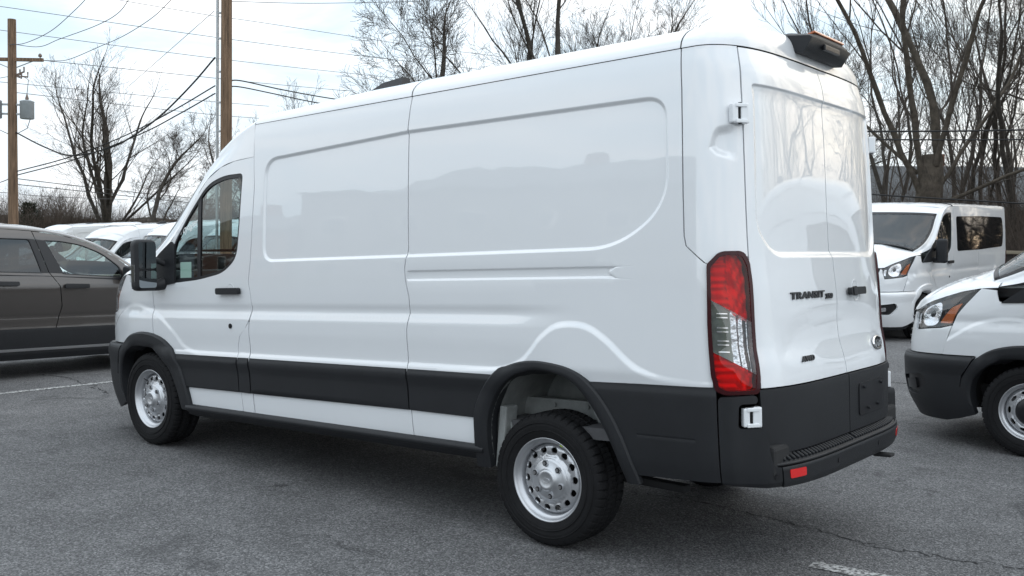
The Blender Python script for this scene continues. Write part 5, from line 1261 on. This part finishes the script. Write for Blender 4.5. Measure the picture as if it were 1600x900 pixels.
for s_ in (-.9, -.45, .9): m0 = MB(); p_ = c+ex*s_+Vector((0, 0, .05)); tube(m0, [p_, p_+Vector((0, 0, .04)), p_+Vector((0, 0, .05)), p_+Vector((0, 0, .10)), p_+Vector((0, 0, .15))], [.015, .02, .055, .06, .03], 10); m0.build('insulator', 'porcelain', P1)
m0 = MB(); tube(m0, [c+ex*.7+Vector((0, 0, -.03)), Vector((0, 0, zl(108)))], .018, 6); tube(m0, [c-ex*.7+Vector((0, 0, -.03)), Vector((0, 0, zl(108)))], .018, 6); m0.build('brace', 'galvanised', P1)
for s_, dy in ((.47, 0), (-.42, .15)):
    m0 = MB(); zc = zl(171); p_ = ex*s_+Vector((0, dy, 0)); tube(m0, [p_+Vector((0, 0, zc-.30)), p_+Vector((0, 0, zc-.28)), p_+Vector((0, 0, zc+.24)), p_+Vector((0, 0, zc+.26)), p_+Vector((0, 0, zc+.30))], [.19, .215, .215, .225, .12], 20)
    tr = m0.build('transformer', 'transformer_grey', P1); m0 = MB(); tube(m0, [p_+Vector((0, 0, zc+.28)), p_+Vector((0, 0, zc+.36)), p_+Vector((0, 0, zc+.50))], [.045, .06, .015], 8); m0.build('bushing', 'porcelain', tr)
    m0 = MB(); box(m0, p_*.5+Vector((0, 0, zc+.15)), (.3, .06, .06), .005, Matrix.Rotation(az1, 4, 'Z')); box(m0, p_*.5+Vector((0, 0, zc-.15)), (.3, .06, .06), .005, Matrix.Rotation(az1, 4, 'Z')); m0.build('bracket', 'galvanised', tr)
    m0 = MB(); tube(m0, [p_+Vector((0, 0, zc-.3))+ex*.1*s_/abs(s_), p_+Vector((0, 0, zc-.6)), Vector((0, 0, zc-.85))], .012, 5); tube(m0, [p_+Vector((0, 0, zc+.5)), p_+ex*.05+Vector((0, 0, zc+.95)), ex*.25+Vector((0, 0, zl(116)))], .010, 5); m0.build('jumper_lead', 'cable_black', tr)
m0 = MB()
for k, (dx, v) in enumerate(((.25, 116), (.38, 112), (.50, 120), (.30, 122))): p_ = ex*dx+Vector((0, 0, zl(v))); tube(m0, [ex*.05+Vector((0, 0, zl(118))), p_, p_+Vector((0, 0, .16))], [.02, .03, .025], 6)
m0.build('cutout_switch', 'porcelain', P1)
zl2 = lambda v: px(350, v, 27).z-P2.location.z
m0 = MB(); tube(m0, [ex*-.235+Vector((0, 0, -.5)), ex*-.235+Vector((0, 0, 11.5))], .036, 10); m0.build('conduit', 'galvanised', P2)
for v in (20, 112, 160, 205, 60): m0 = MB(); box(m0, ex*-.14+Vector((0, 0, zl2(v))), (.26, .05, .05), .008, Matrix.Rotation(az1, 4, 'Z')); m0.build('bracket', 'galvanised', P2)
def wire(label, pts, r=.006, mat='cable_black', n=10, group='overhead wires', name='overhead_wire'):
    P = smooth_line([tuple(px(u, v, D)) for u, v, D in pts], n); m0 = MB(); tube(m0, P.tolist(), r, 5, cap=False); o = m0.build(name, mat); tag(o, label, 'wire', group)
T_, K_, G_ = .0105, .024, 'wire_grey'
wire('uppermost long thin wire crossing the sky above both poles', [(-60, 3, 42), (0, 10, 40), (335, 58, 40), (587, 90, 46), (900, 125, 52)], T_, G_)
wire('thin wire entering at the top and running down right past the pole top', [(150, -6, 40), (335, 25, 40), (400, 34, 41), (681, 76, 48), (900, 102, 55)], T_, G_)
wire('third long thin wire, meeting the pole beside the conduit bracket', [(-40, 42, 40), (0, 47, 40), (335, 91, 40), (561, 116, 47), (800, 140, 55)], T_, G_)
wire('long thin wire running from the crossarm end to beyond the brown pole', [(54, 93, 36), (335, 122, 38), (400, 129, 40), (542, 142, 46)], T_, G_)
wire('thin level wire just above the transformers', [(-40, 125, 38), (0, 128, 38), (276, 154, 42), (420, 166, 46)], T_, G_)
wire('thin level wire at transformer height', [(20, 144, 36), (311, 177, 42), (420, 186, 46)], T_, G_)
wire('slack thin wire dropping from the top edge to the left pole head', [(140, -8, 28), (118, 15, 30), (80, 48, 33), (40, 67, 35), (12, 70, 36)], T_, G_)
wire('slack wire with a deep belly ending at the left pole head', [(206, -8, 28), (185, 20, 29), (150, 40, 31), (93, 61, 34), (60, 73, 35), (14, 68, 36)], T_, G_)
wire('long slack wire curving from the top edge down to the crossarm', [(275, -8, 28), (240, 26, 30), (195, 55, 32), (155, 73, 34), (110, 92, 35), (85, 95, 36), (54, 93, 36)], T_, G_)
wire('thin straight guy running down left from the top of the brown pole', [(335, 17, 27), (202, 134, 40)], .008, G_)
wire('thick black cable bundle hanging deepest between the two poles', [(336, 90, 27), (300, 132, 28), (253, 179, 29), (210, 211, 30), (171, 231, 31.5), (113, 243, 33), (70, 230, 34), (23, 206, 36)], K_)
wire('upper of two black cables slanting down from the brown pole to the left pole', [(336, 134, 27), (270, 173, 29), (195, 212, 31), (110, 245, 33), (25, 268, 36)], K_*.75)
wire('lower of two black cables slanting down from the brown pole to the left pole', [(336, 146, 27), (280, 178, 28.5), (218, 210, 30), (117, 249, 33), (25, 274, 36)], K_*.75)
wire('upper dark wire low over the brush, right of the left pole', [(25, 279, 36), (117, 290, 39), (272, 307, 44), (400, 318, 48)], .014)
wire('lower dark wire low over the brush, right of the left pole', [(25, 288, 36), (150, 301, 40), (280, 315, 44), (400, 326, 48)], .014)
wire('short wires left of the left pole, just above the hedge', [(-30, 292, 38), (0, 285, 37), (20, 277, 36)], .014)
wire('lowest thin wire left, barely above the brush', [(-30, 299, 38), (20, 302, 38), (74, 307, 40), (200, 312, 45)], .010, G_)
wire('upper black cable leaving the brown pole to the right', [(356, 128, 27), (375, 126, 27.3), (440, 140, 29), (518, 154, 32), (620, 168, 36)], K_*.75)
wire('lower black cable leaving the brown pole to the right', [(356, 142, 27), (368, 135, 27.2), (430, 147, 29), (492, 160, 31), (600, 178, 36)], K_*.7)
wire('thin twisted wire level along the top edge', [(355, 2, 27), (500, 5, 30), (700, 1, 35)], .009, G_)
wire('upper of two black cables crossing the wood at the right', [(1300, 206, 22), (1365, 205.5, 22), (1480, 205, 23), (1600, 203, 24), (1700, 201, 25)], .019)
wire('lower of two black cables crossing the wood at the right', [(1300, 217, 22), (1368, 218, 22), (1480, 218.5, 23), (1600, 218, 24), (1700, 217, 25)], .016)
wire('single dark cable running just above the passenger van roof', [(1300, 298, 22), (1367, 304, 22), (1480, 311, 23), (1600, 318, 24), (1700, 324, 25)], .016)
# ---- painted lines
def line(label, x0, y0, x1, y1, w=.10):
    d = Vector((x1-x0, y1-y0)).normalized(); n = Vector((-d.y, d.x))*w/2; k = 24; m0 = MB(); P = []
    for i in range(k+1):
        x = x0+(x1-x0)*i/k; y = y0+(y1-y0)*i/k; P.append([(x-n.x, y-n.y, gh(x, y)+.004), (x+n.x, y+n.y, gh(x, y)+.004)])
    gridsurf(m0, np.array(P), smooth=False); o = m0.build('parking_line', 'line_paint'); o['kind'] = 'structure'
line('', 6.95, 6.0, 6.96, -3.0, .09); line('', -1.17, .295, -5.4, .02, .115); line('', -1.35, -3.42, -3.6, -3.40, .1)
simple('crack_dark', (.035, .035, .036), .95)
def crack(pts, w, seed):
    R = random.Random(seed); C = SC.camera.matrix_world.translation; P = smooth_line([tuple(px(u, v, 5)-C) for u, v in pts], 14); row = []
    for q in P: t_ = -C.z/q[2]; x, y = C.x+q[0]*t_+R.gauss(0, .018), C.y+q[1]*t_+R.gauss(0, .018); ww = w*R.uniform(.15, 1); row.append([(x, y-ww/2, .003), (x+ww*.3, y+ww/2, .003)])
    m0 = MB(); gridsurf(m0, np.array(row), smooth=False); o = m0.build('asphalt_crack', 'crack_dark'); o['kind'] = 'structure'
crack([(985, 768), (1080, 783), (1180, 805), (1290, 832), (1380, 856), (1480, 872), (1620, 892)], .015, 3)
crack([(60, 585), (110, 592), (150, 606), (172, 615)], .03, 4)
